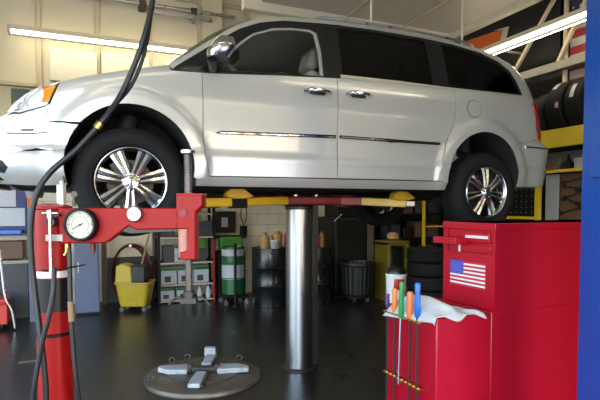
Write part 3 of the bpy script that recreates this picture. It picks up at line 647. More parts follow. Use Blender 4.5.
MB().cyl(L(64, 243, -.06), L(64, 252, -.06), .009).bar(L(61, 256, -.06), L(65, 249, -.06), .008).build('drain_valve', 'brass', SP)
MB().tube(spline([L(66, 248, -.06), L(67.5, 262, -.07), L(69, 300, -.085), L(71, 340, -.09), L(75, 400, -.08), L(79, 480, .02), L(70, 540, .2)], 6), .0105, 8).build('supply_hose', 'hose', SP)
MB().cyl(L(69.2, 302, -.086), L(70.3, 322, -.089), .0125, n=12).build('hose_wrap', 'cardboard', SP)
MB().tube(spline([L(33, 270, .02), L(40, 271, -.08), L(56, 270, -.095), L(68, 268, -.09), L(76, 267, .0)], 5), .0035, 6).build('tie_wire', 'black', SP)

# hoses hanging from above, in front of the van nose
def W(u, v, d=0):
    D = 2.2 + d; return o_ / 2.285 * D + rx * ((u - 300) / 500 * D) + Vector((0, 0, 1.5 - (v - 208) / 500 * D))
h = MB().tube(spline([W(168, -90, .1), W(158, -10, .05), W(146, 42), W(125, 92), W(104, 122, -.05), W(78, 150, -.06), W(50, 174, -.08), W(35, 200, -.10), W(30, 240, -.10), W(33, 290, -.10), W(38, 340, -.12), W(42, 400, -.12), W(36, 470, -.1), W(30, 560, .0)], 8), .0125, 12)
H1 = thing('air_hose', 'thick dark grey air hose looping from overhead past the front wheel to the red column', 'hose', W(30, 560))
ho = h.build('hose_line', 'hose', H1); H1.location = (0, 0, 0)
MB().cyl(W(102, 124, -.05), W(98, 129, -.055), .016, n=12).build('brass_coupler', 'brass', H1)
h = MB().tube(spline([W(172, -90, .1), W(156, 2, .06), W(148, 50, .03), W(135, 84, .03), W(118, 105, .02), W(104, 122, -.04)], 8), .0085, 12)
tag(h.build('air_hose', 'hose'), 'thinner dark air hose hanging beside the thick one and joining at its coupler', 'hose')
h = MB().tube(spline([W(53, 268, -.13), W(52, 290, -.15), W(46, 320, -.16), W(38, 350, -.16), W(29, 400, -.16), W(22, 470, -.1), W(30, 600, .2)], 8), .010, 10)
tag(h.build('air_hose', 'hose'), 'black hose slanting down across the front of the red column', 'hose')

# ------------------------------------------------------------------ tool chests right foreground
CX = 2.15; CY = 2.21
LC = thing('tool_cabinet', 'long red lower tool cabinet under the flag-decorated chest', 'tool cabinet', (CX, CY, 0))
B((0, 0, .06), (1.25, .52, .895)).build('body', 'redchest', LC, bevel=.006)
B((.06, .05, 0), (1.2, .47, .06)).build('plinth', 'black', LC)
SB = thing('side_cabinet', 'red side cabinet with screwdriver racks on its end, grey rag on top', 'tool cabinet', (1.76, CY, 0))
B((0, 0, .06), (.387, .50, .89)).build('body', 'redchest', SB, bevel=.006)
B((.05, .05, 0), (.36, .45, .06)).build('plinth', 'black', SB)
B((.0, -.004, .2), (.0, -.004, .2))
for z in (.852, .465):
    rk = MB().box((-.045, .10, z - .004), (-.001, .47, z + .004))
    for k in range(9): rk.cyl((-.03, .12 + k * .04, z - .008), (-.03, .12 + k * .04, z + .008), .012, n=10)
    rk.build('tool_rack', 'brass', SB)
UC = thing('tool_chest', 'red upper tool chest with flag sticker and one drawer pulled out', 'tool chest', (CX + .02, CY, .897))
hz = .515
bd = MB().box((.012, 0, 0), (1.25, .455, hz))
# front face around the drawer recess
bd.box((0, 0, 0), (.012, .455, .325)).box((0, 0, .47), (.012, .455, hz)).box((0, .0, .325), (.012, .03, .47)).box((0, .415, .325), (.012, .455, .47))
bd.build('body', 'redchest', UC)
B((-.006, -.006, hz - .045), (1.256, .461, hz)).build('lid', 'redchest', UC, bevel=.004)
B((-.10, .225, .378), (.012, .44, .420)).build('drawer', 'redchest', UC, bevel=.004)
B((-.012, .035, .395), (.012, .26, .455)).build('drawer', 'redchest', UC, bevel=.004)
B((-.002, .035, .335), (.012, .40, .378)).build('drawer', 'redchest', UC, bevel=.003)
B((-.018, .045, .42), (-.008, .23, .437)).build('drawer_label', 'decalwhite', UC)
B((-.012, .285, .33), (-.004, .297, .38)).build('drawer_pull', 'decalwhite', UC)
# flag sticker
fl = MB(); fy0, fy1, fz0, fz1 = .075, .385, .112, .272
sh = (fz1 - fz0) / 13
for i in range(13):
    fl.m('decalwhite' if i % 2 else 'decalred').box((-.0012, fy0, fz1 - (i + 1) * sh), (-.0002, fy1, fz1 - i * sh))
fl.m('decalblue').box((-.0016, fy0 + (fy1 - fy0) * .6, fz1 - 7 * sh), (-.0011, fy1, fz1))
fl.m('decalwhite')
cw = (fy1 - fy0) * .4
for r in range(9):
    for c in range(6 if r % 2 == 0 else 5):
        y = fy1 - cw * ((c + (.5 if r % 2 == 0 else 1)) / 6); z = fz1 - 7 * sh * (r + 1) / 10
        st = [((.0036 if k % 2 == 0 else .0015) * math.sin(k * PI / 5) + y, (.0036 if k % 2 == 0 else .0015) * math.cos(k * PI / 5) + z) for k in range(10)]
        fl.prism(st, -.002, -.0015, 'x')
fl.build('flag_sticker', None, UC, smooth=5)
# screwdrivers in the rack
def driver(y, ztop, mt, hl, hr, zb, label, lean=0, x=-.03, blade='toolsteel', r=.0065):
    t = thing('screwdriver', label, 'screwdriver', (1.76 + x, CY + y, zb), 0)
    t.rotation_euler = (lean, 0, 0); Lh = ztop - zb
    MB().lathe([(.001, Lh), (hr, Lh - .003), (hr * 1.3, Lh - .015), (hr * 1.05, Lh - hl * .35), (hr * 1.3, Lh - hl * .6), (hr * 1.25, Lh - hl + .012), (hr * .75, Lh - hl), (.001, Lh - hl)], None, 12).build('handle', mt, t)
    MB().cyl((0, 0, 0), (0, 0, Lh - hl + .002), r, n=8).build('blade', blade, t)
driver(.445, .965, 'dr_purple', .085, .011, .30, 'purple handled long screwdriver at the far end of the side cabinet rack')
driver(.365, 1.01, 'dr_orange', .15, .014, .28, 'orange handled long screwdriver beside the purple one')
driver(.290, 1.065, 'dr_green', .22, .012, .44, 'green handled screwdriver with shiny blade between the two orange ones', x=-.047, blade='chrome', lean=.04)
driver(.205, 1.015, 'dr_orange', .17, .015, .28, 'orange handled long screwdriver between the green and the blue one')
driver(.135, 1.075, 'dr_blue', .20, .014, .28, 'bright blue handled long screwdriver nearest the cabinet corner')
# rag: draped crumpled cloth
rw = []
nx, ny = 44, 40
rnd = random.Random(7)
fold = [(rnd.uniform(6, 26), rnd.uniform(-12, 12), rnd.uniform(0, 6), rnd.uniform(.3, 1)) for _ in range(8)]
for j in range(ny + 1):
    row = []
    for i in range(nx + 1):
        a, b = i / nx, j / ny
        x = 1.735 + a * .36 - .03 * b; y = CY - .012 + b * (.47 - .34 * a) + .012 * math.sin(a * 11)
        n_ = sum(w_ * math.sin(fx * a + fy * b + ph) for fx, fy, ph, w_ in fold) / 4
        e = min(1, 4 * min(a, 1 - a, b, 1 - b) + .15)
        z = .8935 + max(0, (.022 + .016 * n_)) * e + .065 * e * math.exp(-((a - .30) ** 2 / .06 + (b - .6) ** 2 / .2))
        if x < 1.752: z -= (1.752 - x) * 1.6
        if y < CY - .004: z -= (CY - .004 - y) * 1.4
        row.append((x, y, z))
    rw.append(row)
tag(MB().grid(rw).build('shop_rag', 'rag', solid=.003, smooth=60), 'crumpled light grey shop rag lying on the red side cabinet', 'rag')

# white pail behind the side cabinet
PB = thing('white_pail', 'white plastic pail with red spot and black contents behind the screwdrivers', 'pail', (2.215, 3.28, -.03))
B((-.03, -.03, .03), (.05, .05, .72)).build('pail_stand', 'black', PB, bevel=.01)
MB().lathe([(.001, .72), (.070, .72), (.079, 1.0), (.082, 1.005), (.082, 1.02), (.076, 1.02), (.07, .9), (.001, .9)], None, 32).build('pail_body', 'white', PB)
p_ = MB().lathe([(.001, 0), (.037, 0), (.037, .003), (.001, .003)], Matrix.Translation((-.0, -.0765, .95)) @ Matrix.Rotation(PI / 2 - .02, 4, 'X') @ Matrix.Rotation(0, 4, 'Z'), 20)
pt = MB().grid([[Vector((( .0775 + .005 * (k / 4)) * math.cos(a) * 1.0, (.0775 + .005 * (k / 4)) * math.sin(a), .90 + .085 * k / 4)) for a in [math.radians(-140 + 10 * i + k * 2) for i in range(7)]] for k in range(5)])
pt.build('red_label', 'redplastic', PB, solid=.001)
MB().lathe([(.078, 1.015), (.078, 1.035), (.06, 1.065), (.03, 1.075), (.001, 1.075)], None, 24).build('black_liner', 'blackgloss', PB)
# ------------------------------------------------------------------ blue column right foreground
BP = thing('blue_post', 'tall bright blue steel post at the right edge of the view', 'post', (2.312, 1.613, 0), -TH)
B((-.063, -.06, .02), (.16, .16, 3.4)).build('post', 'blue', BP, bevel=.008)
B((-.20, -.2, 0), (.3, .3, .02)).build('base_plate', 'blue', BP, bevel=.004)
B((-.085, -.055, 1.645), (-.062, .04, 1.89)).build('side_bracket', 'blue', BP, bevel=.004)

# ------------------------------------------------------------------ back area, left to right
# desk
DK = thing('work_desk', 'grey steel desk with dark drawers at the far left behind the press', 'desk', (-1.3, 7.75, 0))
B((-.75, -.02, 1.06), (.55, .65, 1.12)).build('desk_top', 'beam_grey', DK, bevel=.008)
MB().box((-.75, 0, .0), (.54, .64, .74)).build('desk_base', 'wainscot', DK)
B((-.75, -.02, .74), (.62, .65, .79)).build('shelf_board', 'beam_grey', DK, bevel=.008)
B((.22, -.005, .81), (.49, .3, 1.05)).build('drawer_front', 'brown', DK, bevel=.006)
B((-.3, -.005, .81), (.18, .3, 1.05)).build('drawer_front', 'brown', DK, bevel=.006)
BB = tag(B((-2.1, 8.30, 1.14), (-.80, 8.46, 2.05)).build('bulletin_board', 'bluebin', bevel=.01), 'blue board with papers hanging over the far left desk', 'board')
for i, (x0, x1, z0, z1, l) in enumerate(((-1.55, -.94, 1.52, 1.76, 'upper sheet of white paper pinned to the blue board'), (-1.60, -.83, 1.24, 1.50, 'lower wide sheet of paper pinned to the blue board'))):
    tag(B((x0, 8.290, z0), (x1, 8.2995, z1)).build('paper_sheet', 'paper'), l, 'paper')
tag(B((-1.5, 8.1, 1.125), (-.86, 8.28, 1.19)).build('paper_tray', 'bluebright', bevel=.01), 'small bright blue tray on the desk under the papers', 'tray')
tag(B((-1.4, 7.85, .80), (-1.14, 8.0, .86)).build('paper_stack', 'paper'), 'low stack of paper on the desk shelf', 'paper')
# red floor toolbox
RT = thing('red_toolbox', 'low red toolbox on the floor at the far left under the desk', 'toolbox', (-1.15, 7.2, 0))
B((-.5, -.15, .06), (.23, .2, .38)).build('body', 'redplastic', RT, bevel=.01); B((-.5, -.155, .30), (.235, .2, .34)).build('lid_rim', 'red', RT, bevel=.004)
MB().cyl((-.4, 0, 0), (-.4, 0, .07), .03).cyl((.15, 0, 0), (.15, 0, .07), .03).build('feet', 'black', RT)
tag(MB().tube(spline([(-.98, 7.0, 1.0), (-.96, 7.0, .7), (-.93, 6.98, .42), (-.86, 6.95, .25), (-.83, 6.95, .03)], 6), .014, 8).build('exhaust_hose', 'steel'), 'thin grey bent pipe standing before the red floor toolbox', 'pipe')
# post with orange label
GP = thing('steel_post', 'pale grey square post with an orange sticker behind the van nose', 'post', (-.66, 7.4, 0))
B((-.05, -.05, 0), (.05, .05, 1.78)).build('post', 'locker', GP, bevel=.006); B((-.045, -.053, 1.50), (.02, -.0505, 1.63)).build('orange_sticker', 'orange', GP)
# jack / can directly under the van nose
CN = thing('white_cylinder', 'pale grey cylinder mounted on a post below the van nose', 'cylinder', (-.47, 5.6, 0))
MB().cyl((0, 0, 0), (0, 0, 1.60), .022).build('stand', 'darksteel', CN)
MB().lathe([(.001, 1.60), (.07, 1.60), (.075, 1.62), (.095, 1.70), (.1, 1.80), (.001, 1.80)], None, 32).build('canister', 'beam_grey', CN); B((-.16, -.16, 0), (.16, .16, .02)).build('foot', 'darksteel', CN)
# locker
LK = thing('blue_locker', 'slate blue metal locker standing behind the red column', 'locker', (.0, 7.72, 0))
B((-.17, -.14, .03), (.15, .16, 1.20)).build('body', 'locker', LK, bevel=.006); B((-.155, -.148, .06), (.135, -.141, 1.17)).build('door', 'locker', LK, bevel=.003)
B((-.14, -.12, 0), (.12, .14, .03)).build('plinth', 'black', LK); MB().cyl((-.12, -.155, .6), (-.12, -.155, .75), .008).build('handle', 'steel', LK)
B((-.168, -.1425, 1.08), (-.14, -.1405, 1.14)).build('white_tag', 'white', LK)
tag(B((.20, 8.25, 0), (.27, 8.32, 1.7)).build('timber_post', 'brown', bevel=.004), 'thin brown timber post standing right of the blue locker', 'post')
tag(B((.30, 8.40, .72), (.98, 8.47, 1.75)).build('white_board', 'creamwhite', bevel=.006), 'white wall panel behind the coiled red hose', 'panel')
tag(B((.28, 8.39, 0), (1.0, 8.47, .71)).build('kick_panel', 'wainscot', bevel=.006), 'dark slate kick panel low on the wall behind the mop bucket', 'panel')
# coiled hose
HR = thing('coiled_hose', 'dark red hose coiled in tall loops on the wall behind the mop bucket', 'hose', (.61, 8.25, .0))
for k in range(5):
    a_, b_ = .25 + .013 * k, .38 + .022 * k
    MB().tube([(a_ * math.cos(t * PI / 20) + .006 * k, -.03 * k + .02 * math.sin(t * .7 + k), .52 + b_ * math.sin(t * PI / 20) - .012 * k) for t in range(40)], .014, 8, True).build('hose_loop', 'hose_red', HR)
MB().cyl((0, .13, .92), (0, -.16, .92), .02).build('hanger_hook', 'steel', HR)
# mop bucket
MBK = thing('mop_bucket', 'yellow wheeled mop bucket with side wringer standing by the back shelf', 'mop bucket', (.64, 7.66, 0), -TH)
def rrect(hx, hy, r, z, n=6):
    out = []
    for cxx, cyy, a0 in ((hx - r, hy - r, 0), (-hx + r, hy - r, 90), (-hx + r, -hy + r, 180), (hx - r, -hy + r, 270)):
        for i in range(n + 1):
            a = math.radians(a0 + 90 * i / n); out.append(Vector((cxx + r * math.cos(a), cyy + r * math.sin(a), z)))
    return out + [out[0]]
MB().grid([rrect(.19, .14, .06, .08), rrect(.20, .15, .06, .12), rrect(.245, .18, .07, .40), rrect(.265, .20, .08, .41), rrect(.265, .20, .08, .43), rrect(.235, .17, .07, .43), rrect(.19, .14, .06, .12)]).box((-.17, -.12, .08), (.17, .12, .1)).build('bucket', 'bucket_yellow', MBK)
MB().prism([(-.26, .38), (-.24, .66), (-.16, .70), (-.02, .66), (.0, .38)], -.13, .13, 'y').build('wringer', 'bucket_yellow', MBK, bevel=.02)
MB().prism([(-.06, .36), (-.04, .67), (.18, .65), (.17, .36)], -.12, .12, 'y').build('wringer_press', 'plastic_black', MBK, bevel=.015)
for x, y in ((-.16, -.11), (.16, -.11), (-.16, .11), (.16, .11)):
    MB().cyl((x, y - .015, .035), (x, y + .015, .035), .035, n=16).box((x - .012, y - .02, .03), (x + .012, y + .02, .09)).build('caster', 'darksteel', MBK)
mh = thing('mop', 'wooden handled mop leaning out of the yellow bucket', 'mop', (0, 0, 0))
MB().cyl((.72, 7.70, .58), (1.03, 8.38, 1.55), .013, n=10).build('handle', 'cardboard', mh); MB().lathe([(.02, .1), (.05, .05), (.07, -.12), (.03, -.14)], Matrix.Translation((.72, 7.70, .55)), 14).build('mop_head', 'plastic_black', mh)

# shelf unit with boxes
SU = thing('shelf_unit', 'black metal shelf unit full of white and green boxes against the back wall', 'shelf', (1.47, 8.12, 0))
for x in (-.45, .42):
    for y in (-.14, .20): MB().box((x - .02, y - .02, 0), (x + .02, y + .02, 1.62)).build('upright', 'black', SU)
for z in (.05, .30, .65, 1.05, 1.42): MB().m('black').box((-.47, -.15, z - .03), (.44, .22, z)).m('creamtrim').box((-.47, -.158, z - .028), (.44, -.1505, z - .006)).build('shelf_board', None, SU)
bx = {}
def carton(w, d, h, style):
    key = (w, d, h, style)
    t = thing('parts_box', 'box', 'box', (0, 0, 0))
    MB().box((-w / 2, -d / 2, 0), (w / 2, d / 2, h)).build('carton', {'w': 'boxwhite', 'g': 'green', 'k': 'boxdark', 'c': 'cardboard'}[style], t, bevel=.003)
    if style == 'w':
        MB().box((-w / 2 + .002, -d / 2 - .002, h * .80), (w / 2 - .002, -d / 2 - .0003, h * .985)).build('green_band', 'greendrum', t)
        MB().box((-w * .28, -d / 2 - .002, h * .14), (w * .12, -d / 2 - .0003, h * .48)).build('printed_picture', 'boxdark', t)
    return t
def put(t, x, y, z, label): t.location = (x, y, z); t['label'] = label; t['group'] = 'boxes on the back shelf unit'
B1 = carton(.24, .2, .27, 'w'); put(B1, 1.17, 8.08, .30, 'white box with picture and green top band, leftmost on the second lowest shelf')
for x, z, l, s in ((1.43, .30, 'white and green box with picture right of the ram rod on the second lowest shelf', 0), (1.68, .30, 'white and green box at the right end of the second lowest shelf', 0), (1.38, .65, 'white picture box just behind the faded red press sleeve, middle shelf', 0)):
    c = dup(B1, (x, 8.08, z), label=l)
B2 = carton(.22, .2, .19, 'w'); put(B2, 1.14, 8.08, .05, 'low white box leftmost on the bottom shelf')
dup(B2, (1.40, 8.08, .05), label='low white box beside the rod foot on the bottom shelf')
put(carton(.16, .2, .26, 'k'), 1.17, 8.09, .65, 'mottled dark box at the left end of the middle shelf')
put(carton(.30, .2, .17, 'g'), 1.60, 8.09, .85, 'green carton lying on top of a dark box on the middle shelf')
put(carton(.26, .2, .19, 'k'), 1.63, 8.08, .65, 'dark printed box on the middle shelf')
put(carton(.26, .2, .20, 'k'), 1.14, 8.08, 1.05, 'dark box at the left of the upper shelf')
put(carton(.28, .2, .24, 'k'), 1.72, 8.08, 1.05, 'black box at the right end of the upper shelf')
put(carton(.15, .16, .24, 'g'), 1.62, 8.05, 1.30, 'bright green carton standing on the black box near the press head')
put(carton(.20, .16, .06, 'c'), 1.52, 8.05, 1.42, 'flat brown carton high up behind the press head')
bt = MB()
JG = thing('oil_jug', 'small pale jug with blue cap, left one of two on the bottom shelf', 'jug', (1.66, 8.02, .05), 0, 'jugs on the bottom shelf')
MB().lathe([(.001, 0), (.042, 0), (.045, .02), (.045, .12), (.02, .17), (.018, .19)], None, 16).build('body', 'boxwhite', JG); MB().cyl((0, 0, .185), (0, 0, .21), .02, n=12).build('cap', 'bluebright', JG)
dup(JG, (1.80, 8.02, .05), label='small pale jug with blue cap, right one of two on the bottom shelf')
tag(B((1.85, 7.88, .0), (1.875, 7.90, 1.0)).build('red_stick', 'redplastic'), 'thin upright red stick at the right end of the shelf unit', 'stick')

# wall gear right of the shelf
EB = thing('wall_cabinet', 'small black wall box with a white notice beside the shelf unit', 'wall box', (2.17, 8.40, 1.08))
B((-.16, -.12, .0), (.17, .098, .36)).build('case', 'plastic_black', EB, bevel=.008); B((-.08, -.123, .10), (.03, -.1205, .26)).build('notice', 'boxwhite', EB)
GM2 = thing('wire_mesh_board', 'cream pegboard panel above the small black wall box', 'pegboard', (2.1, 8.46, 1.4))
B((-.35, 0, .05), (.28, .035, .55)).build('board', 'creamwhite', GM2)
g = MB()
for i in range(12): g.box((-.33 + i * .05, -.006, .06), (-.327 + i * .05, -.001, .54))
for i in range(9): g.box((-.34, -.006, .08 + i * .055), (.27, -.001, .083 + i * .055))
g.build('grid_wire', 'creamtrim', GM2)
tag(MB().box((1.95, 8.36, .98), (2.55, 8.46, 1.03)).build('wall_rail', 'plastic_black', bevel=.005), 'black horizontal rail on the wall under the small black box', 'rail')
SO = thing('socket_box', 'black outlet box with hanging cord on the cream block wall', 'outlet', (2.52, 8.42, 1.02))
B((-.05, -.05, 0), (.05, .078, .17)).build('box', 'black', SO, bevel=.006); MB().tube(spline([(.0, -.03, .17), (-.06, -.03, .35), (-.02, -.03, .52), (.05, -.03, .42), (.02, -.03, .2)], 6), .008, 6).build('cord', 'black', SO)
MB().tube(spline([(-.03, -.03, 0), (-.12, -.03, -.12), (-.2, -.03, -.3), (-.2, -.03, -.55)], 6), .008, 6).build('cord', 'black', SO)
tag(B((2.0, 8.0, .80), (2.38, 8.18, 1.02)).build('green_case', 'green', bevel=.02), 'bright green plastic case above the green drum', 'case')
tag(B((1.96, 7.98, 0), (2.42, 8.3, .79)).build('dark_cabinet', 'black', bevel=.01), 'low black cabinet behind the green drum', 'cabinet')
# green drum on dolly
def drum(name, r, h, loc, label, bands, cat='drum'):
    t = thing(name, label, cat, loc)
    pr = [(.001, .012), (r - .02, .012), (r - .012, 0), (r, .004), (r, h * .33), (r + .009, h * .345), (r, h * .36), (r, h * .645), (r + .009, h * .66), (r, h * .675), (r, h - .004), (r + .004, h), (r - .008, h), (r - .012, h - .015), (.001, h - .015)]
    MB().lathe(pr, None, 40).build('barrel', bands[0], t)
    for z0, z1, m in bands[1:]: MB().lathe([(r + .001, z0), (r + .003, z0), (r + .003, z1), (r + .001, z1)], None, 40).build('label_band', m, t)
    MB().cyl((r * .6, 0, h - .016), (r * .6, 0, h + .006), .03, n=12).build('bung', 'steel', t); return t
drum('green_drum', .175, .74, (2.10, 7.60, .16), 'green and white keg drum on a wheeled dolly', ['greendrum', (.02, .001 + .02, 'greendrum'), (.24, .46, 'boxwhite'), (.60, .70, 'boxwhite')])
DO = thing('drum_dolly', 'black wheeled dolly carrying the green and white drum', 'dolly', (2.10, 7.60, 0))
MB().box((-.2, -.2, .11), (.2, .2, .158)).build('deck', 'black', DO, bevel=.01)
for x, y in ((-.16, -.16), (.16, -.16), (-.16, .16), (.16, .16)): MB().cyl((x, y - .012, .04), (x, y + .012, .04), .04, n=16).box((x - .01, y - .018, .04), (x + .01, y + .018, .115)).build('caster', 'steel', DO)
tag(MB().cyl((2.06, 7.33, .03), (2.06, 7.33, .97), .022, n=12).cyl((2.06, 7.33, 0), (2.06, 7.33, .03), .06, n=16).build('pump_pipe', 'black'), 'black pump pipe standing in front of the green drum', 'pipe')
# black drums
drum('black_drum', .29, .89, (2.62, 7.30, 0), 'black steel oil drum directly left of the lift post', ['blackgloss'])
drum('black_drum', .29, .89, (3.32, 7.25, 0), 'black steel oil drum half hidden right of the lift post', ['blackgloss'])
def jug(name, loc, r, h, mt, cap, label, cat='jug'):
    t = thing(name, label, cat, loc)
    MB().lathe([(.001, 0), (r * .95, 0), (r, .015), (r, h * .62), (r * .5, h * .8), (r * .3, h * .85), (r * .3, h * .92)], None, 20).build('body', mt, t)
    MB().cyl((0, 0, h * .9), (0, 0, h), r * .38, n=12).build('cap', cap, t)
    MB().tube(spline([(r * .3, 0, h * .78), (r * .9, 0, h * .82), (r * .98, 0, h * .6)], 5), r * .12, 6).build('handle', mt, t)
jug('oil_jug', (2.50, 7.22, .877), .07, .25, 'amberjug', 'cardboard', 'amber jug, left one on the left black drum')
jug('oil_jug', (2.72, 7.30, .877), .085, .30, 'amberjug', 'white', 'large tan jug on the left black drum next to a white tub')
jug('oil_jug', (3.20, 7.12, .877), .085, .30, 'amberjug', 'white', 'large tan jug on the right black drum')
jug('red_bottle', (2.86, 7.22, .877), .045, .32, 'redplastic', 'black', 'tall red bottle close to the left edge of the lift post', 'bottle')
jug('red_bottle', (3.30, 7.08, .877), .045, .30, 'redplastic', 'white', 'red bottle on the right black drum', 'bottle')
jug('red_bottle', (3.42, 7.15, .877), .04, .26, 'amberjug', 'redplastic', 'small tan bottle with red cap on the right black drum', 'bottle')
WT = thing('white_tub', 'low white tub on the left black drum', 'tub', (2.62, 7.12, .877)); MB().lathe([(.001, 0), (.06, 0), (.068, .12), (.07, .125), (.001, .125)], None, 20).build('body', 'boxwhite', WT); MB().lathe([(.071, .12), (.073, .12), (.073, .135), (.001, .135)], None, 20).build('lid', 'white', WT)

# dark clutter in the back bay
MC = thing('dark_machine', 'tall black machine under a cover right of the oil drums', 'machine', (4.05, 7.7, 0))
B((-.30, -.35, .05), (.35, .4, 1.35)).build('cover', 'black', MC, bevel=.06, seg=3); B((-.2, -.25, 1.34), (.22, .25, 1.60)).build('top_unit', 'black', MC, bevel=.03)
MB().bar((-.33, -.40, 1.28), (-.19, -.40, 1.40), .022, .012).build('white_handle', 'boxwhite', MC); B((-.3, -.35, 0), (.35, .4, .05)).build('plinth', 'black', MC)
BN = thing('ribbed_bin', 'ribbed dark grey round bin on casters right of the oil drums', 'bin', (3.98, 6.98, 0))
pr = MB(); n = 72; rows = []
for z, r in ((.10, .21), (.14, .23), (.58, .265), (.60, .285), (.64, .285), (.64, .26), (.5, .24)):
    rows.append([Vector(((r + (.008 if i % 3 == 0 and .1 < z < .6 else 0)) * math.cos(2 * PI * i / n), (r + (.008 if i % 3 == 0 and .1 < z < .6 else 0)) * math.sin(2 * PI * i / n), z)) for i in range(n + 1)])
pr.grid(rows).build('bin_body', 'plastic_black', BN, smooth=20); MB().cyl((0, 0, .08), (0, 0, .11), .2).build('dolly', 'black', BN)
for a in range(4): MB().cyl((.15 * math.cos(a * PI / 2 + .6), .15 * math.sin(a * PI / 2 + .6), .04), (.15 * math.cos(a * PI / 2 + .6) + .03, .15 * math.sin(a * PI / 2 + .6), .04), .04, n=14).build('caster', 'steel', BN)
MB().cyl((0, 0, .5), (0, 0, .55), .24).build('contents', 'black', BN)
YM = thing('yellow_machine', 'yellow and black wheeled jack frame standing behind the white pail', 'jack', (4.62, 6.95, 0))
MB().box((-.22, -.2, .0), (-.16, .2, .95)).box((.14, -.2, .0), (.20, .2, .95)).box((-.22, -.2, .90), (.20, .2, .97)).build('frame', 'yellowdim', YM, bevel=.01); B((-.14, -.15, .1), (.12, .15, .86)).build('motor', 'black', YM, bevel=.04)
MB().lathe([(.001, 1.0), (.10, 1.0), (.09, 1.07), (.05, 1.10), (.001, 1.10)], None, 20).build('cap', 'amberjug', YM)
# dark shelf rack filled with things
RK2 = thing('parts_rack', 'dark parts rack with yellow corner frame behind the red chest', 'rack', (5.35, 7.55, 0))
for x in (-.55, .55): MB().box((x - .02, -.25, 0), (x + .02, -.21, 1.7)).box((x - .02, .21, 0), (x + .02, .25, 1.7)).build('upright', 'black', RK2)
for z in (.12, .55, .98, 1.4): MB().box((-.56, -.25, z - .03), (.56, .25, z)).build('shelf_board', 'black', RK2)
B((-.56, .24, .1), (.56, .26, 1.7)).build('back_panel', 'black', RK2)
YF = thing('angle_iron_stand', 'thin yellow angle iron frame behind the drawer of the red chest', 'stand', (5.2, 6.9, 0))
MB().box((-.02, -.02, 0), (.02, .02, 1.62)).build('upright', 'yellowshelf', YF); MB().box((-.02, -.02, 1.18), (.9, .02, 1.20)).build('cross_bar', 'yellowshelf', YF); MB().box((.86, -.02, 0), (.9, .02, 1.62)).build('upright', 'yellowshelf', YF)
CL = [('bin_dark', 'plastic_black'), ('c', 'brown'), ('c', 'cardboard'), ('c', 'boxdark'), ('c', 'wainscot')]
names = ['brown', 'tan', 'mottled black', 'slate', 'black']
wh = {0: 'bottom', 1: 'second', 2: 'third', 3: 'top'}
i = 0
for k, z in enumerate((.12, .55, .98, 1.4)):
    for j in range(4):
        m_, nm = [('brown', 'dark brown'), ('boxdark', 'mottled black'), ('wainscot', 'slate blue'), ('plastic_black', 'black')][(j + k) % 4]
        ww = .18 + .05 * ((i * 7) % 3) / 2; hh = .18 + .1 * ((i * 5) % 3) / 2
        tag(B((4.92 + j * .27 - ww / 2, 7.33, z), (4.92 + j * .27 + ww / 2, 7.62, z + hh)).build('parts_bin', m_, bevel=.012), '%s parts bin, %s from the left on the %s shelf of the dark rack' % (nm, ('first', 'second', 'third', 'fourth')[j], wh[k]), 'bin', 'bins on the dark parts rack'); i += 1
def tire(loc, R, W_, label, axis='y', lab=()):
    t = thing('tire', label, 'tire', loc, 0 if axis == 'y' else PI / 2)
    M = Matrix.Rotation(PI / 2, 4, 'X') if axis != 'z' else Matrix()
    w = W_ / 2
    MB().lathe([(R * .62, -w * .8), (R * .8, -w), (R * .94, -w * .93), (R * .99, -w * .75), (R, -w * .4), (R * .985, -w * .38), (R * .985, -w * .32), (R, -w * .3), (R, w * .3), (R * .985, w * .32), (R * .985, w * .38), (R, w * .4), (R * .99, w * .75), (R * .94, w * .93), (R * .8, w), (R * .62, w * .8), (R * .60, w * .6), (R * .60, -w * .6), (R * .62, -w * .8)], M, 48).build('casing', 'rubber', t, smooth=30)
    for (a0, a1, y0, y1) in lab:
        g = MB()
        for nm, b0, b1 in (('decalred', a1 - 4, a1), ('boxwhite', a0, a1 - 4)):
            g.m(nm).grid([[Vector((-(R + .004) * math.cos(math.radians(a)), y, (R + .004) * math.sin(math.radians(a)))) for y in (y0, y1)] for a in [b0 + (b1 - b0) * k / 6 for k in range(7)]])
        g.build('tread_label', None, t)
    return t
# floor tires in the dark corner
for k, (x, y, z, l) in enumerate(((4.95, 6.45, .11, 'black tire lying lowest in the dark stack behind the red chest'), (4.95, 6.45, .33, 'black tire lying second in the dark stack behind the red chest'), (4.95, 6.45, .55, 'black tire lying third in the dark stack behind the red chest'), (4.95, 6.45, .77, 'black tire lying on top of the dark stack behind the red chest'))):
    tire((x, y, z), .33, .215, l, 'z')

# ------------------------------------------------------------------ right wall area
SX = 5.7
RS = thing('yellow_rack', 'yellow shelf rack along the dark right wall holding tires and tools', 'rack', (0, 0, 0))
MB().m('yellowshelf').box((SX, 3.9, 2.30), (SX + .05, 6.5, 2.54)).build('shelf_beam', None, RS, bevel=.006)
MB().box((SX + .05, 3.9, 2.44), (6.25, 6.5, 2.47)).build('shelf_deck', 'beam_dark', RS)
MB().box((SX, 3.9, 1.965), (SX + .05, 6.5, 2.005)).build('shelf_beam', 'yellowshelf', RS, bevel=.004)
MB().box((SX + .05, 3.9, 1.97), (6.25, 6.5, 2.0)).build('shelf_deck', 'beam_dark', RS)
MB().box((SX, 5.03, 0), (SX + .06, 5.10, 2.3)).build('upright', 'yellowshelf', RS, bevel=.004)
MB().box((SX, 5.10, 1.34), (SX + .05, 6.5, 1.38)).build('shelf_beam', 'yellowshelf', RS, bevel=.004)
MB().box((SX + .05, 5.12, 1.34), (6.25, 6.5, 1.37)).build('shelf_deck', 'beam_dark', RS)
